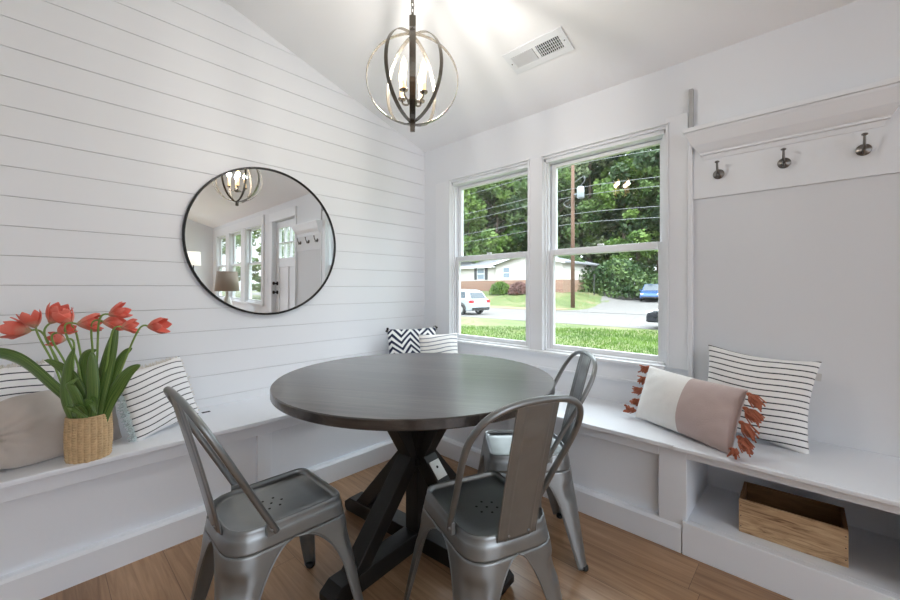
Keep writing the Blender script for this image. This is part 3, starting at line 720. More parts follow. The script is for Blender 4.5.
# right bench: facing -x => local x runs towards -y
p1=cushion('throw_pillow','large white pillow with thin black stripes behind the tassel pillow','stripe',.415,.41,.16,(2.19,.226,BT-.004),-PI/2,math.radians(17),seed=1,roll=math.radians(5),pinch=.11)
tg=MB(); tg.box(.186,.212,-.002,.002,.325,.357).build('care_label','tag',p1)
fc=MB(); 
lb=cushion('lumbar_pillow','white and mauve lumbar pillow with terracotta tassels on the right bench','whitecloth',.49,.28,.15,(2.052,.474,BT+.002),heading((2.179,.677),(1.985,.262)),math.radians(20),seed=3,m2='pinkcloth',split=.54,pinch=.05,roll=math.radians(1.2))
for s in (-1,1):
    for k in range(5):
        zz=.020+.060*k+ (0 if s>0 else .004); x0=s*.247
        tz=MB(); q=random.Random(k*7+s)
        droop=Vector((s*.030,q.uniform(-.014,.004),-.022)) if k else Vector((s*.022,-.03,-.006))
        b=Vector((x0,q.uniform(-.01,.004),zz+.008))
        droop=droop*(1.6 if s>0 else .85); tz.sphere(b+droop*.18,.011,1,1,.8,10)
        for i in range(60):
            a=q.uniform(0,2*PI); sp_=q.uniform(0,.028)
            e=b+droop*1.2+Vector((math.cos(a)*sp_*.6,math.sin(a)*sp_,math.sin(a*3)*sp_*.8))
            tz.tube([b+droop*.15,b.lerp(e,.5)+Vector((0,math.sin(a)*.010,math.cos(a)*.010)),e],.0028,4)
        tz.build('tassel','terra',lb)
# left bench: facing -y => local x runs towards +x
s1=cushion('throw_pillow','white pillow with thin black stripes and pale blue fringe, right of the tulips','stripe2',.315,.32,.11,(.445,2.282,BT+.008),math.radians(26),math.radians(17),seed=5,roll=math.radians(-6))
fringe(s1,'fringe',(-.150,0,.0),(-.150,0,.30),170,.026,(-1,0,-.1),seed=2)
fringe(s1,'wfringe',(-.14,0,.306),(.14,0,.306),140,.020,(0,0,1),seed=3)
fringe(s1,'wfringe',(.150,0,.02),(.150,0,.30),70,.016,(1,0,0),seed=4)
bg=cushion('lumbar_pillow','long beige linen pillow gathered at its center, behind the basket','beige',.80,.285,.14,(-.105,2.192,BT-.010),math.radians(19),math.radians(15),seed=6,knot=True,wr=.009,pinch=.03,pw=.30)
kb=MB(); kb.sphere((0,-.046,.135),.022,.55,.5,1.2,14); kb.build('gathered_band','beige',bg,smooth=True)
s2=cushion('throw_pillow','white pillow with thin black stripes standing behind the beige pillow','stripe2',.46,.36,.08,(-.165,2.405,BT+.003),math.radians(4),math.radians(9),seed=8)
fringe(s2,'wfringe',(-.2,0,.35),(.22,0,.35),110,.018,(0,0,1),seed=6)
# corner pillows
k1=cushion('throw_pillow','navy and white chevron pillow in the far bench corner','chev',.42,.36,.09,(2.075,2.345,BT+.004),math.radians(-22),math.radians(9),seed=9)
for s in (-1,1):
    pm=MB()
    for i in range(26):
        q=random.Random(i+s*50); d=Vector((q.uniform(-1,1),q.uniform(-1,1),q.uniform(-1,1))).normalized(); b=Vector((s*.205,0,.352)); pm.tube([b,b+d*.020],.0022,4)
    pm.build('corner_pompom','black',k1)
k2=cushion('throw_pillow','pale grey striped knit pillow in front of the chevron pillow','stripe3',.32,.33,.09,(2.135,2.105,BT+.004),math.radians(-27),math.radians(12),seed=11)
# ------------------------------------------------------------------ tulips
VX,VY=.147,2.150
bs=thing('woven_basket_vase','woven seagrass basket vase on the left bench','basket',(VX,VY,BT),(0,0,0))
mb=MB()
def bw(u,v):
    a=2*PI*u; r=.064+.004*math.sin(PI*v)+.0042*abs(math.cos(a*11))+.0012*math.cos(a*11)*math.sin(v*34*PI)
    return Vector((r*math.cos(a),r*math.sin(a),.172*v))
mb.grid(bw,176,100,closed_u=True); mb.uv={}; mb.build('basket_sleeve','basket',bs,smooth=True,solid=.004)
MB().tube([Vector((.066*math.cos(a),.066*math.sin(a),.172)) for a in [2*PI*i/48 for i in range(48)]],.0036,8,closed=True).build('rim','basket',bs,smooth=True)
MB().lathe([(.060,.001),(.060,.012)],40).build('basket_base','basket',bs)
gv=MB(); gv.lathe([(.052,.014),(.055,.10),(.057,.228)],48,cap=False); gv.build('glass_liner','vaseglass',bs,smooth=True)
DX=Vector((.728+0,-.685,0)).normalized()  # (not used for placement of anything visible on its own)
tu=[]
heads=[((-.030,2.300,.985),(-.80,.35,.12),1.2),((-.006,2.262,1.012),(-.25,.1,.75),1.0),((.046,2.215,1.028),(.35,-.2,.75),1.2),((.072,2.170,.985),(.4,-.3,.3),.75),
       ((.066,2.235,.945),(-.6,-.2,.1),.8),((.088,2.190,1.020),(-.35,.2,.6),.95),((.128,2.130,1.012),(.9,-.2,.05),1.1),((.200,2.080,1.016),(.55,-.2,-.05),1.05),((.215,2.060,1.052),(.7,-.3,.25),.95),((.250,2.020,.998),(.9,-.2,.1),.8),((.322,1.950,1.000),(.75,-.55,.05),1.0)]
def make_tulip(i,hp,dr,sz):
    hp=Vector(hp); dr=Vector(dr).normalized(); q=random.Random(i*13+5)
    base=Vector((VX+q.uniform(-.026,.026),VY+q.uniform(-.026,.026),BT+.03))
    names=['leftmost coral tulip, its petals splayed open to the left','coral tulip high on the left, just right of the leftmost bloom','large coral tulip standing upright, biggest bloom on the left','small coral bud hanging just under the left cluster','drooping tulip bloom, the lowest of the bunch','upright coral tulip between the left cluster and the middle blooms','wide coral tulip over the center of the basket','soft coral tulip in front of the broad upright leaf','open coral tulip, topmost of the bunch on the right','small coral tulip tucked low under the topmost bloom','coral tulip leaning farthest right on a long stem']
    root=thing('tulip',names[i],'flower',tuple(base),group='coral tulips in the woven basket vase')
    st=hp-dr*.030*sz
    mid=base.lerp(st,.55)+Vector((0,0,.04))
    MB().tube([p-base for p in smooth_pts([base,mid,st-dr*.02+Vector((0,0,-.012)),hp-dr*.012],8)],.0036,8).build('stem','stem',root,smooth=True)
    mt=dr.to_track_quat('Z','Y').to_matrix()
    sz*=1.5; L_=.046*sz; op=.006+.010*q.random()
    for k in range(6):
        a0=k*PI/3+q.uniform(-.15,.15); inner=k%2
        bend=q.uniform(.0,.5)
        def pt(u,v):
            wv=math.sin(PI*min(1,v*.84+.12))**.6*.024*sz*(.92 if inner else 1)
            s_=(2*u-1)
            rad=(.003+.019*sz*math.sin(PI*min(.62,v*.66))**.9)*(.86 if inner else 1)+(op*v*v*bend*2)
            a=a0+s_*wv/max(.012,rad)*.62
            zz=L_*v-.004*sz*(s_*s_)*v + .002*math.sin(v*9+k)
            return mt@Vector((rad*math.cos(a),rad*math.sin(a),zz))+(hp-dr*.018-base)
        mb=MB(); mb.grid(pt,8,12); mb.build('petal','petal',root,smooth=True,solid=.0008)
    return root
for i,(a,b,c) in enumerate(heads): make_tulip(i,a,b,c)
# leaves: a bunch standing in the vase
leaves=[([(VX-.01,VY,.50),(.10,2.16,.66),(.03,2.22,.775),(-.055,2.30,.87),(-.14,2.37,.895),(-.23,2.41,.86)],.030),
 ([(VX-.01,VY-.01,.50),(.135,2.13,.66),(.100,2.155,.78),(.055,2.19,.845),(.02,2.22,.868)],.024),
 ([(VX,VY-.02,.50),(.165,2.105,.68),(.182,2.085,.80),(.205,2.065,.92),(.218,2.05,1.0)],.030),
 ([(VX+.01,VY-.01,.50),(.195,2.09,.68),(.225,2.05,.76),(.255,2.02,.815),(.285,1.99,.842)],.026),
 ([(VX+.01,VY,.50),(.18,2.11,.68),(.215,2.10,.80),(.245,2.08,.88),(.27,2.06,.905)],.020),
 ([(VX,VY-.03,.50),(.140,2.095,.64),(.150,2.075,.74),(.146,2.08,.86),(.150,2.085,.90)],.026),
 ([(VX-.01,VY-.03,.50),(.125,2.105,.64),(.105,2.095,.72),(.085,2.10,.78),(.115,2.11,.80)],.022),
 ([(VX-.02,VY-.02,.50),(.095,2.13,.64),(.075,2.15,.74),(.082,2.14,.84),(.10,2.12,.92)],.024),
 ([(VX+.0,VY+.01,.50),(.13,2.15,.68),(.125,2.16,.80),(.135,2.15,.88),(.165,2.13,.905)],.026),
 ([(VX-.02,VY-.03,.55),(.115,2.085,.665),(.095,2.06,.70),(.14,2.05,.655)],.022),
 ([(VX-.01,VY-.035,.52),(.12,2.10,.66),(.155,2.07,.71),(.165,2.055,.66)],.024)]
lo_=thing('tulip_leaves','broad green tulip leaves fanning out of the basket vase','foliage',(VX,VY,BT+.03))
for i,(pts,wd) in enumerate(leaves):
    sp=[p-Vector((VX,VY,BT+.03)) for p in smooth_pts(pts,7)]; N=len(sp)
    def g(u,v,sp=sp,N=N,wd=wd,i=i):
        f_=v*(N-1); k=min(N-2,int(f_)); p=sp[k].lerp(sp[k+1],f_-k); d=(sp[k+1]-sp[k]).normalized()
        vd=Vector((-.75,.66,.0)) if i%3 else Vector((-.68,.72,.15))
        sd=Vector((.728,-.685,0)); sd=(sd-d*sd.dot(d))
        if sd.length<.3: sd=Vector((0,0,1))-d*d.z
        if i==0: sd=(Vector((0,-.35,.9))-d*Vector((0,-.35,.9)).dot(d))
        sd.normalize(); nr=d.cross(sd)
        w_=wd*(math.sin(PI*min(1,(v*.92+.09)))**.7)*(1 if v<.97 else .4)
        s_=2*u-1
        return p+sd*(w_*s_)+nr*(wd*.45*(s_*s_)*(1-v*.4))+nr*.002*math.sin(v*12+i)
    mb=MB(); mb.grid(g,10,N*2); mb.build('leaf','tleaf',lo_,smooth=True,solid=.001)
# ------------------------------------------------------------------ items seen only in the mirror
st=thing('side_table','small dark wooden side table in front of the far windows','table',(2.02,-2.25,0))
MB().lathe([(.24,.57),(.25,.575),(.25,.595),(.24,.60)],40).build('table_top','sidewood',st)
for i in range(3):
    a=i*2*PI/3+.4; MB().tube([(.20*math.cos(a),.20*math.sin(a),0),(.12*math.cos(a),.12*math.sin(a),.57)],.014,10).build('leg','sidewood',st,smooth=True)
lp=thing('table_lamp','table lamp with taupe drum shade on the side table','lamp',(2.02,-2.25,.6))
MB().lathe([(.07,0),(.075,.01),(.05,.03),(.075,.12),(.085,.2),(.05,.31),(.016,.36),(.014,.46)],32).build('lamp_base','ceramic',lp,smooth=True)
MB().lathe([(.185,.43),(.155,.76)],48,cap=False).build('lamp_shade','lampshade',lp,smooth=True,solid=.004)
fl=thing('floor_lamp','tall floor lamp with white drum shade by the back wall','lamp',(1.95,-4.4,0))
MB().lathe([(.14,0),(.14,.02),(.02,.03)],32).build('base','black',fl)
MB().tube([(0,0,.02),(0,0,1.56)],.011,10).build('pole','black',fl)
MB().lathe([(.13,1.52),(.12,1.80)],48,cap=False).build('lamp_shade','whiteshade',fl,smooth=True,solid=.004)
# ------------------------------------------------------------------ outdoors
def sm(a,b,x):
    t=max(0,min(1,(x-a)/(b-a))); return t*t*(3-2*t)
def gz(x,y):
    s=sm(13,18,y); a=-.5+1.35*sm(26,35.5,x)+.4*sm(36,70,x); b=-.5+1.0*sm(26,56,x)+.5*sm(50,90,x)
    return a*s+b*(1-s)
mb=MB()
xs=[A+.2,4,6,8,10,12,14,16,17]+[18+i*1.5 for i in range(32)]+[70,80,95,120]; ys=[-70,-55,-40,-30,-22,-15,-10]+[-6+i*1.5 for i in range(40)]+[58,65,75,90,110]
vs=[(x,y,gz(x,y)+(.03*noise.noise((x*.4,y*.4,0)) if x<16 else 0)) for x in xs for y in ys]; ny=len(ys)
mb.add(vs,[(i*ny+j,(i+1)*ny+j,(i+1)*ny+j+1,i*ny+j+1) for i in range(len(xs)-1) for j in range(ny-1)])
struct('ground',mb,'ground',smooth=True)
def strip(left,right,name,m,dz,nsub=14):
    mb=MB(); L_=smooth_pts([(x,y,0) for x,y in left],8); R_=smooth_pts([(x,y,0) for x,y in right],8)
    def g(u,v):
        f_=v*(len(L_)-1); k=min(len(L_)-2,int(f_)); a=L_[k].lerp(L_[k+1],f_-k); b=R_[k].lerp(R_[k+1],f_-k); p=a.lerp(b,u); p.z=gz(p.x,p.y)+dz; return p
    mb.grid(g,nsub,len(L_)); mb.uv={}; return struct(name,mb,m,smooth=True)
strip([(16.9,-60),(16.9,0),(16.9,20),(16.9,60),(16.9,100)],[(26,-60),(26,0),(26,20),(26,60),(26,100)],'street','road',.012,8)
strip([(25.6,14.4),(28.0,12.9),(33,13.7),(40,16.0),(50,19.5),(75,25.5)],[(25.6,-8),(28,-5),(33,-2),(40,0),(50,2),(75,4)],'side_street','road',.03,24)
strip([(25.9,100),(25.9,40),(25.9,22),(25.9,16.5),(26.5,14.2)],[(27.2,100),(27.2,40),(27.2,22),(27.4,16.8),(28.6,13.8)],'sandy_verge','curb',.03,4)
# grass blades on the near lawn
gr=MB(); q=random.Random(3)
for i in range(26000):
    r_=6.5+10.3*q.random()**.8; an=math.radians(q.uniform(8,47)); x=r_*math.cos(an); y=r_*math.sin(an)
    if x<4.5 or x>16.9: continue
    h_=q.uniform(.04,.13); a=q.uniform(0,PI); w_=q.uniform(.010,.022); z0=gz(x,y)-.02
    dx,dy=math.cos(a)*w_,math.sin(a)*w_; lx,ly=q.uniform(-.04,.04),q.uniform(-.04,.04)
    gr.add([(x-dx,y-dy,z0),(x+dx,y+dy,z0),(x+lx,y+ly,z0+h_)],[(0,1,2)])
g_=gr.build('lawn_grass','grass'); tag(g_,'green grass lawn growing between the house and the street','grass',kind='stuff')
# trees
def crown(seed,R0,Hh,base,nleaf,ls,conif=False):
    q=random.Random(seed); mb=MB(); cl=[]
    for i in range(46):
        t_=q.random(); z=base+(Hh-base)*t_; pr=math.sin(PI*min(1,(t_*.86+.12)))**.6*R0 if not conif else R0*(1-t_)**.8
        a=q.uniform(0,2*PI); r_=pr*math.sqrt(q.random())*1.0
        cl.append((Vector((r_*math.cos(a),r_*math.sin(a),z)),q.uniform(.16,.30)*R0))
    for i in range(nleaf):
        c,r_=q.choice(cl); d=Vector((q.gauss(0,1),q.gauss(0,1),q.gauss(0,.75))).normalized()*r_*(.55+.5*q.random()); p=c+d
        a=Vector((q.gauss(0,1),q.gauss(0,1),q.gauss(0,1))).normalized(); b=a.cross(Vector((q.gauss(0,1),q.gauss(0,1),q.gauss(0,1)))).normalized(); s=ls*q.uniform(.6,1.3)
        mb.add([p-a*s,p+b*s*.6,p+a*s,p-b*s*.6],[(0,1,2,3)])
    return mb
def tree_trunk(seed,Hh,r_):
    q=random.Random(seed); mb=MB(); mb.tube(smooth_pts([(0,0,-.6),(q.uniform(-.2,.2),q.uniform(-.2,.2),Hh*.3),(q.uniform(-.4,.4),q.uniform(-.4,.4),Hh*.6),(q.uniform(-.4,.4),q.uniform(-.4,.4),Hh*.9)],4),lambda t_:r_*(1-.75*t_),8)
    for i in range(7):
        z=Hh*(.32+.08*i); a=q.uniform(0,2*PI); L_=Hh*.16; mb.tube([(0,0,z),(math.cos(a)*L_*.5,math.sin(a)*L_*.5,z+L_*.3),(math.cos(a)*L_,math.sin(a)*L_,z+L_*.5)],lambda t_:r_*.3*(1-.7*t_),6)
    return mb
protos=[]
for k,(R0,Hh,base,nl,ls,mm) in enumerate([(4.6,19,3.5,5200,.30,'leafA'),(5.0,23,6,5200,.30,'leafC'),(4.2,15,1.5,5200,.27,'leafB'),(4.6,21,4,5200,.30,'leafD')]):
    protos.append((crown(20+k,R0,Hh,base,nl,ls),tree_trunk(k,Hh,.28),mm))
pm=[]
for (cb,tm,mm) in protos:
    root=thing('broadleaf_tree','x','tree',group='trees of the woods across the street'); cb.build('crown',mm,root); tm.build('trunk','bark',root,smooth=True); pm.append(root)
used=[False]*4
tree_pos=[]
q=random.Random(12)
# front row of the woods, from behind the house round to the right
for i,(an,rd,k) in enumerate([(12,50,0),(15,56,3),(18,52,1),(21,58,0),(23.5,52,3),(26,57,1),(28.5,50,0),(31,56,1),(33.5,53,0),(36,58,3),(38.5,56,1),(41,60,0),(43.5,54,2),(46,58,0),(9,54,1),
    (13.5,66,1),(17,68,0),(20,66,1),(23,69,0),(26,68,1),(29,66,3),(32,69,1),(35,68,0),(38,70,1),(41,72,1),(44,70,0),(40.2,50.5,2),(42.6,49.5,2),(37,51.5,2),(48,64,1),(11,62,3),(19.3,50,2),(30,62,0)]):
    a=math.radians(an+q.uniform(-.5,.5)); tree_pos.append((rd*math.cos(a),rd*math.sin(a),k,q.uniform(.92,1.18)))
kinds=['mid green leafy tree in the woods across the street','tall dark green tree in the woods across the street','bright green bushy tree close behind the neighbouring house','pale green leafy tree among the woods across the street']
near=['mid green leafy tree outside, seen through the mirror reflection of the far windows']
for (x,y,k,s) in tree_pos:
    o=pm[k] if not used[k] else copy_tree(pm[k]); used[k]=True
    o.location=(x,y,gz(x,y)-.1); o.rotation_euler=(0,0,q.uniform(0,6.28)); o.scale=(s,s,s*q.uniform(.92,1.1)); o['label']=kinds[k]; o['group']=['mid green trees of the woods','dark green trees of the woods','bright trees behind the house','pale green trees of the woods'][k]
for (x,y,k) in [(15,-36,2),(21,-40,2),(30,-38,0),(11,-44,2)]:
    o=copy_tree(pm[k]); o.location=(x,y,-.6); o.rotation_euler=(0,0,q.uniform(0,6)); o.scale=(.9,.9,.6); o['label']='green yard tree beyond the far windows, visible only in the mirror'; o['group']='yard trees reflected in the mirror'
# undergrowth hedge masses at the wood's edge
def bush(seed,rx_,ry_,h_,n_,ls):
    q=random.Random(seed); mb=MB()
    for i in range(n_):
        d=Vector((q.gauss(0,1),q.gauss(0,1),abs(q.gauss(0,1)))).normalized()*(.75+.3*q.random()); p=Vector((d.x*rx_,d.y*ry_,d.z*h_))
        a=Vector((q.gauss(0,1),q.gauss(0,1),q.gauss(0,1))).normalized(); b=a.cross(Vector((q.gauss(0,1),q.gauss(0,1),q.gauss(0,1)))).normalized(); s=ls*q.uniform(.6,1.3)
        mb.add([p-a*s,p+b*s*.6,p+a*s,p-b*s*.6],[(0,1,2,3)])
    return mb
ub=None
for i in range(16):
    a=math.radians(9+i*2.2); rd=47+3*math.sin(i*2.1)
    if 31<math.degrees(a)<47: rd+=6
    x,y=rd*math.cos(a),rd*math.sin(a)
    if ub is None:
        ub=bush(5,2.6,2.6,3.2,3600,.17).build('undergrowth_shrub','leafA'); o=ub
    else: o=ub.copy(); COL.objects.link(o)
    o.location=(x,y,gz(x,y)-.1); o.rotation_euler=(0,0,i*1.3); s=1+.25*math.sin(i*1.7); o.scale=(s,s,s)
    tag(o,'dark leafy shrub at the foot of the woods across the street','shrub','undergrowth shrubs along the woods')
# neighbouring house
hs=thing('neighbour_house','cream ranch house with brick base and grey roof across the street','house',(34.3,21,.85))
XH=34.3; Y0,Y1,Y2=17.6,25.4,44.; zb=.0; 
def hb_(x0,x1,y0,y1,z0,z1): return (x0-34.3,x1-34.3,y0-21,y1-21,z0,z1)
MB().box(*hb_(XH,XH+9,Y0,Y1,1.15,2.85)).box(*hb_(XH+1.0,XH+9,Y1,Y2,1.15,2.85)).build('siding_wall','siding',hs)
MB().box(*hb_(XH-.03,XH+9.03,Y0-.03,Y1+.03,-.8,1.15)).box(*hb_(XH+.97,XH+9,Y1,Y2,-.8,1.15)).build('brick_wall','brick',hs)
ym=(Y0+Y1)/2-21; 
g=MB(); g.add([(0,Y0-21,2.85),(0,Y1-21,2.85),(0,ym,3.8),(.25,Y0-21,2.85),(.25,Y1-21,2.85),(.25,ym,3.8)],[(0,1,2),(5,4,3),(0,3,4,1),(1,4,5,2),(2,5,3,0)]); g.build('gable_wall','siding',hs)
def roofslab(pts,t_=.14):
    n=len(pts); vs=[Vector(p) for p in pts]+[Vector(p)+Vector((0,0,t_)) for p in pts]
    return MB().add(vs,[list(range(n))[::-1],[n+i for i in range(n)]]+[(i,(i+1)%n,n+(i+1)%n,n+i) for i in range(n)])
ov=.5
e=2.85-.15
roofslab([(-ov,Y0-21-ov,e),(-ov,ym,3.82),(9,ym,3.82),(9,Y0-21-ov,e)]).build('roof_slope','roof',hs)
roofslab([(-ov,Y1-21+ov,e),(-ov,ym,3.82),(9,ym,3.82),(9,Y1-21+ov,e)]).build('roof_slope','roof',hs)
roofslab([(.5,Y1-21-1,e),(.5,Y2-21+ov,e),(4.8,Y2-21+ov,4.0),(4.8,Y1-21-1,4.0)]).build('roof_slope','roof',hs)
roofslab([(9.2,Y1-21-1,e),(9.2,Y2-21+ov,e),(4.8,Y2-21+ov,4.0),(4.8,Y1-21-1,4.0)]).build('roof_slope','roof',hs)
f=MB(); f.add([(-ov-.04,Y0-21-ov,e-.06),(-ov-.04,ym,3.76),(-ov-.04,ym,4.0),(-ov-.04,Y0-21-ov,e+.17),(-ov,Y0-21-ov,e-.06),(-ov,ym,3.76),(-ov,ym,4.0),(-ov,Y0-21-ov,e+.17)],[(0,1,2,3),(7,6,5,4),(0,4,5,1),(3,2,6,7)])
f.add([(-ov-.04,Y1-21+ov,e-.06),(-ov-.04,ym,3.76),(-ov-.04,ym,4.0),(-ov-.04,Y1-21+ov,e+.17),(-ov,Y1-21+ov,e-.06),(-ov,ym,3.76),(-ov,ym,4.0),(-ov,Y1-21+ov,e+.17)],[(0,1,2,3),(7,6,5,4),(0,4,5,1),(3,2,6,7)])
f.box(.42,.5,Y1-21+.4,Y2-21+ov,e-.08,e+.14); f.build('fascia_board','trim',hs)
def hwin(x,yc,zc,w_,h_,sh):
    r=MB().box(x-.06,x,yc-w_/2,yc+w_/2,zc-h_/2,zc+h_/2).build('window_frame','trim',hs)
    MB().box(x-.08,x-.06,yc-w_/2+.08,yc+w_/2-.08,zc-h_/2+.08,zc-.04).box(x-.08,x-.06,yc-w_/2+.08,yc+w_/2-.08,zc+.04,zc+h_/2-.08).build('glass_pane','houseglass',r)
    if sh:
        for s in (-1,1): MB().box(x-.07,x,yc+s*(w_/2+.02),yc+s*(w_/2+.42),zc-h_/2,zc+h_/2).build('shutter','shutter',hs)
hwin(1.0,28.3-21,1.95,1.1,1.35,True); hwin(0,24.0-21,1.95,.95,1.2,False); hwin(1.0,36-21,1.95,1.1,1.35,True); hwin(0,19.2-21,1.9,.9,1.2,False)
MB().box(4.3,5.0,10.5,11.3,3.8,5.0).build('chimney','brick',hs)
for (x,y,s,mm,lb) in ((32.9,23.8,1.0,'leafB','rounded green bush in front of the neighbouring house'),(33.0,21.6,.95,'bushp','pinkish flowering bush in front of the neighbouring house')):
    o=bush(9,1.15,1.15,1.25,2600,.10).build('garden_bush',mm); o.location=(x,y,gz(x,y)-.05); o.scale=(s,s,s); tag(o,lb,'bush')
# utility pole
up=thing('utility_pole','tall brown wooden utility pole with a grey transformer across the street','pole',(29.3,14.15,gz(29.3,14.15)-.3))
MB().tube([(0,0,0),(0,0,13.2)],lambda t_:.17-.05*t_,14).build('pole_shaft','pole',up,smooth=True)
MB().lathe([(.25,0),(.28,.05),(.28,.80),(.24,.90),(.05,.95)],20,(-.15,-.72,8.9)).build('transformer','transf',up,smooth=True)
MB().tube([(0,-.1,9.3),(-.12,-.5,9.3)],.05,8).build('mount_arm','transf',up)
c=MB(); c.tube(smooth_pts([(-.15,-.72,9.9),(-.1,-1.0,10.2),(-.05,-1.0,10.6),(0,-.6,10.5),(0,0,10.2)],6),.018,6); c.build('jumper_cable','wire',up)
c=MB(); c.tube(smooth_pts([(0,.15,9.0),(-.05,.7,8.8),(-.05,.6,8.5),(0,.1,8.3)],6),.018,6); c.build('cable_loop','wire',up)
for i,(zz,dx) in enumerate(((10.95,0),(9.05,-.12),(8.45,.05),(7.05,-.05),(6.3,.1))):
    pts=[]
    for k in range(-4,5):
        yy=14.15+k*11.0; seg=((yy-14.15)%44)/44; pts.append((29.3+dx,yy,zz-3.2*seg*(1-seg)*.9))
    w_=MB().tube(smooth_pts(pts,5),.016,6).build('power_line','wire'); tag(w_,['topmost','second from top','third from top','fourth from top','lowest'][i]+' overhead wire running past the utility pole','cable','overhead wires along the street')
pl=thing('sign_post','thin dark metal post in the grass right of the utility pole','post',(37.5,15.9,gz(37.5,15.9)-.1)); MB().tube([(0,0,0),(0,0,2.2)],.045,8).build('post_shaft','shutter',pl)
# cars
def car(name,label,paint,loc,rz,suv=False):
    root=thing(name,label,'car',loc,(0,0,rz))
    L_=2.2; hz=1.58 if suv else 1.42
    bl_=.95 if suv else .86
    low=[(-L_,.42),(-L_+.02,.70),(-L_+.10,bl_),(-1.55,bl_+.05),(.95,bl_+.02),(1.85,bl_-.14),(L_-.05,.68),(L_,.45),(L_-.05,.27),(-L_+.05,.27)]
    def loft(poly,ws,name,m,bev=.03):
        mb=MB(); n=len(poly); vs=[]
        for s_ in (-1,1):
            for (x,z),w_ in zip(poly,ws): vs.append((x,s_*w_,z))
        mb.add(vs,[list(range(n))[::-1],[n+i for i in range(n)]]+[(i,(i+1)%n,n+(i+1)%n,n+i) for i in range(n)])
        return mb.build(name,m,root,bevel=bev,seg=3,angle=20)
    loft(low,[.86,.89,.86,.87,.87,.82,.80,.82,.84,.86],'body',paint,.05)
    if suv: gh=[(-2.02,bl_),(-1.75,1.42),(-1.35,hz-.03),(.15,hz),(1.05,bl_-.02)]
    else: gh=[(-1.75,bl_),(-1.05,hz-.05),(-.5,hz),(.2,hz-.02),(1.1,bl_-.02)]
    ws=[.80,.66,.62,.62,.78] if suv else [.78,.62,.60,.60,.78]
    loft(gh,ws,'cabin',paint,.04)
    # glazing: side panes follow the cabin taper
    for s_ in (-1,1):
        g=MB(); zt=hz-.12
        def yy(z): return s_*(.80-(z-bl_)/(hz-bl_)*.17+.006)
        if suv: A1=[(-1.62,bl_+.10),(-1.50,zt-.04),(-1.0,zt),(-.75,zt),(-.75,bl_+.06)]; A2=[(-.66,bl_+.06),(-.66,zt),(.05,zt),(.72,bl_+.06)]
        else: A1=[(-1.35,bl_+.08),(-.95,zt-.05),(-.55,zt),(-.55,bl_+.05)]; A2=[(-.46,bl_+.05),(-.46,zt),(.12,zt),(.75,bl_+.05)]
        for poly in (A1,A2):
            n=len(poly); vs=[(x,yy(z),z) for x,z in poly]+[(x,yy(z)-s_*.01,z) for x,z in poly]
            g.add(vs,[list(range(n)),[n+i for i in range(n)][::-1]]+[(i,(i+1)%n,n+(i+1)%n,n+i) for i in range(n)])
        g.build('side_windows','carglass',root)
    def pane(p0,p1,w0,w1,nm):
        (xa,za),(xb,zb_)=p0,p1; d=Vector((xb-xa,0,zb_-za)).normalized(); nrm=Vector((-d.z,0,d.x)); 
        if nrm.z<0: nrm=-nrm
        a=Vector((xa,0,za))+d*.06; b=Vector((xb,0,zb_))-d*.05; vs=[]
        for e_ in (.004,.012):
            o=nrm*e_; vs+=[a+o+Vector((0,-w0,0)),a+o+Vector((0,w0,0)),b+o+Vector((0,w1,0)),b+o+Vector((0,-w1,0))]
        MB().add(vs,[(0,1,2,3),(7,6,5,4),(0,4,5,1),(1,5,6,2),(2,6,7,3),(3,7,4,0)]).build(nm,'carglass',root)
    pane(gh[-1],gh[-2],.70,.58,'windshield'); pane(gh[0],gh[1],.68,.56,'rear_window')
    for sx in (-1.32,1.34):
        for s_ in (-1,1):
            w_=MB().lathe([(.20,-.10),(.32,-.10),(.335,-.07),(.335,.07),(.32,.10),(.20,.10)],28,(sx,s_*.80,.335),Matrix.Rotation(PI/2,3,'X')).build('wheel','tyre',root,smooth=False)
            r=MB().lathe([(.19,-.105),(.21,-.108),(.21,.108),(.19,.105)],24,(sx,s_*.80,.335),Matrix.Rotation(PI/2,3,'X'))
            for k in range(5): r.box(-.02,.02,-.11,.11,0,.19,Matrix.Translation((sx,s_*.80,.335))@Matrix.Rotation(k*2*PI/5,4,'Y'))
            r.build('wheel_rim','alloy',w_)
            MB().tube([(sx+.40*math.cos(a),s_*.868,.335+.40*math.sin(a)) for a in [PI*i/16 for i in range(17)]],.035,6).build('wheel_arch','tyre',root)
    for s_ in (-1,1):
        MB().box(-L_-.005,-L_+.22,s_*.60,s_*.87,.74,.92).build('tail_lamp','tail',root,bevel=.03)
        MB().box(L_-.22,L_+.005,s_*.55,s_*.80,.60,.72).build('headlamp','headlamp',root,bevel=.03)
        MB().box(.55,.72,s_*.88,s_*1.0,.93,1.06).build('side_mirror',paint,root,bevel=.03)
    MB().box(-L_-.02,-L_+.02,-.78,.78,.30,.46).box(L_-.02,L_+.02,-.7,.7,.28,.42).build('bumper','tyre',root,bevel=.02)
    MB().box(-L_-.022,-L_,-.22,.22,.52,.64).build('number_plate','plate',root)
    return root
car('parked_suv','white compact SUV parked on the street, its rear with red lamps in view','carwhite',(18.9,17.25,gz(18.9,17)+.01),PI/2-.06,True)
car('parked_car','blue car parked up the side street by the woods','carblue',(39.8,11.3,gz(39.8,11.3)+.03),PI+.2,True)
car('parked_car','black car at the right edge of the window view on the street','carblack',(17.75,2.85,gz(17.6,3)+.01),PI/2)
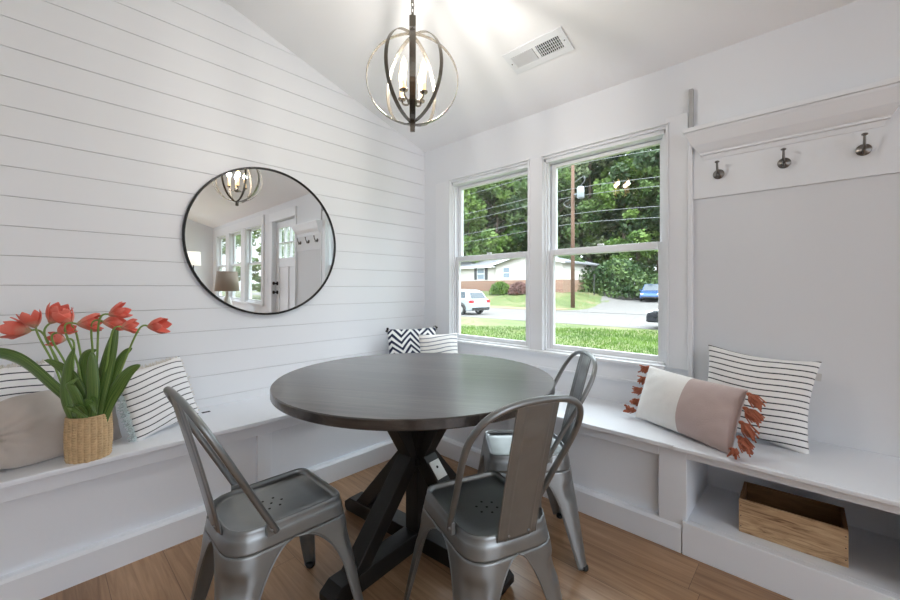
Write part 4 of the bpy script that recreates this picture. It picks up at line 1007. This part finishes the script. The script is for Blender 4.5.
# ------------------------------------------------------------------ light
w=bpy.data.worlds.new('sky'); scene.world=w; w.use_nodes=True; nt=w.node_tree; bg_=nt.nodes['Background']
tc=nt.nodes.new('ShaderNodeTexCoord'); sp=nt.nodes.new('ShaderNodeSeparateXYZ'); nt.links.new(tc.outputs['Generated'],sp.inputs[0])
r=ramp(nt,[(.0,(.25,.265,.29)),(.495,(.25,.265,.29)),(.505,(.29,.305,.33)),(.60,(.24,.255,.285)),(.72,(.86,.93,1.0)),(1,(.86,.93,1.0))]); nt.links.new(math_node(nt,'MULTIPLY_ADD',sp.outputs['Z'],.5,.5),r.inputs[0]); nt.links.new(r.outputs[0],bg_.inputs[0]); bg_.inputs[1].default_value=6
sun=bpy.data.lights.new('sun','SUN'); sun.energy=1.9; sun.angle=math.radians(3); sun.color=(1,.95,.86); so=bpy.data.objects.new('sun',sun); COL.objects.link(so); so.rotation_euler=Vector((.22,.60,-.80)).to_track_quat('-Z','Y').to_euler()
for i in range(4):
    a=va+PI/4+PI/2*i+.12
    l=bpy.data.lights.new('bulb_light','POINT'); l.energy=6.3; l.color=(1,.96,.92); l.shadow_soft_size=.016; o=bpy.data.objects.new('bulb_light',l); COL.objects.link(o); o.location=(CX+.062*math.cos(a),CY_+.062*math.sin(a),CZc+.028); l.use_shadow=True
# ------------------------------------------------------------------ camera
cd=bpy.data.cameras.new('camera'); cam=bpy.data.objects.new('camera',cd); COL.objects.link(cam); scene.camera=cam
cam.location=(0,0,H); cam.rotation_euler=(PI/2,0,math.radians(43.27)-PI/2)
cd.sensor_width=36; cd.lens=389.6/900*36; cd.shift_y=(288.2-300)/900; cd.clip_start=.02; cd.clip_end=400
scene.view_settings.view_transform='Standard'; scene.view_settings.look='None'; scene.view_settings.gamma=1; scene.view_settings.use_curve_mapping=False
scene.view_settings.exposure=0.52
cy=scene.cycles; cy.max_bounces=10; cy.diffuse_bounces=6; cy.glossy_bounces=5; cy.transparent_max_bounces=12; cy.use_denoising=True; cy.sample_clamp_indirect=6; cy.caustics_reflective=False; cy.caustics_refractive=False
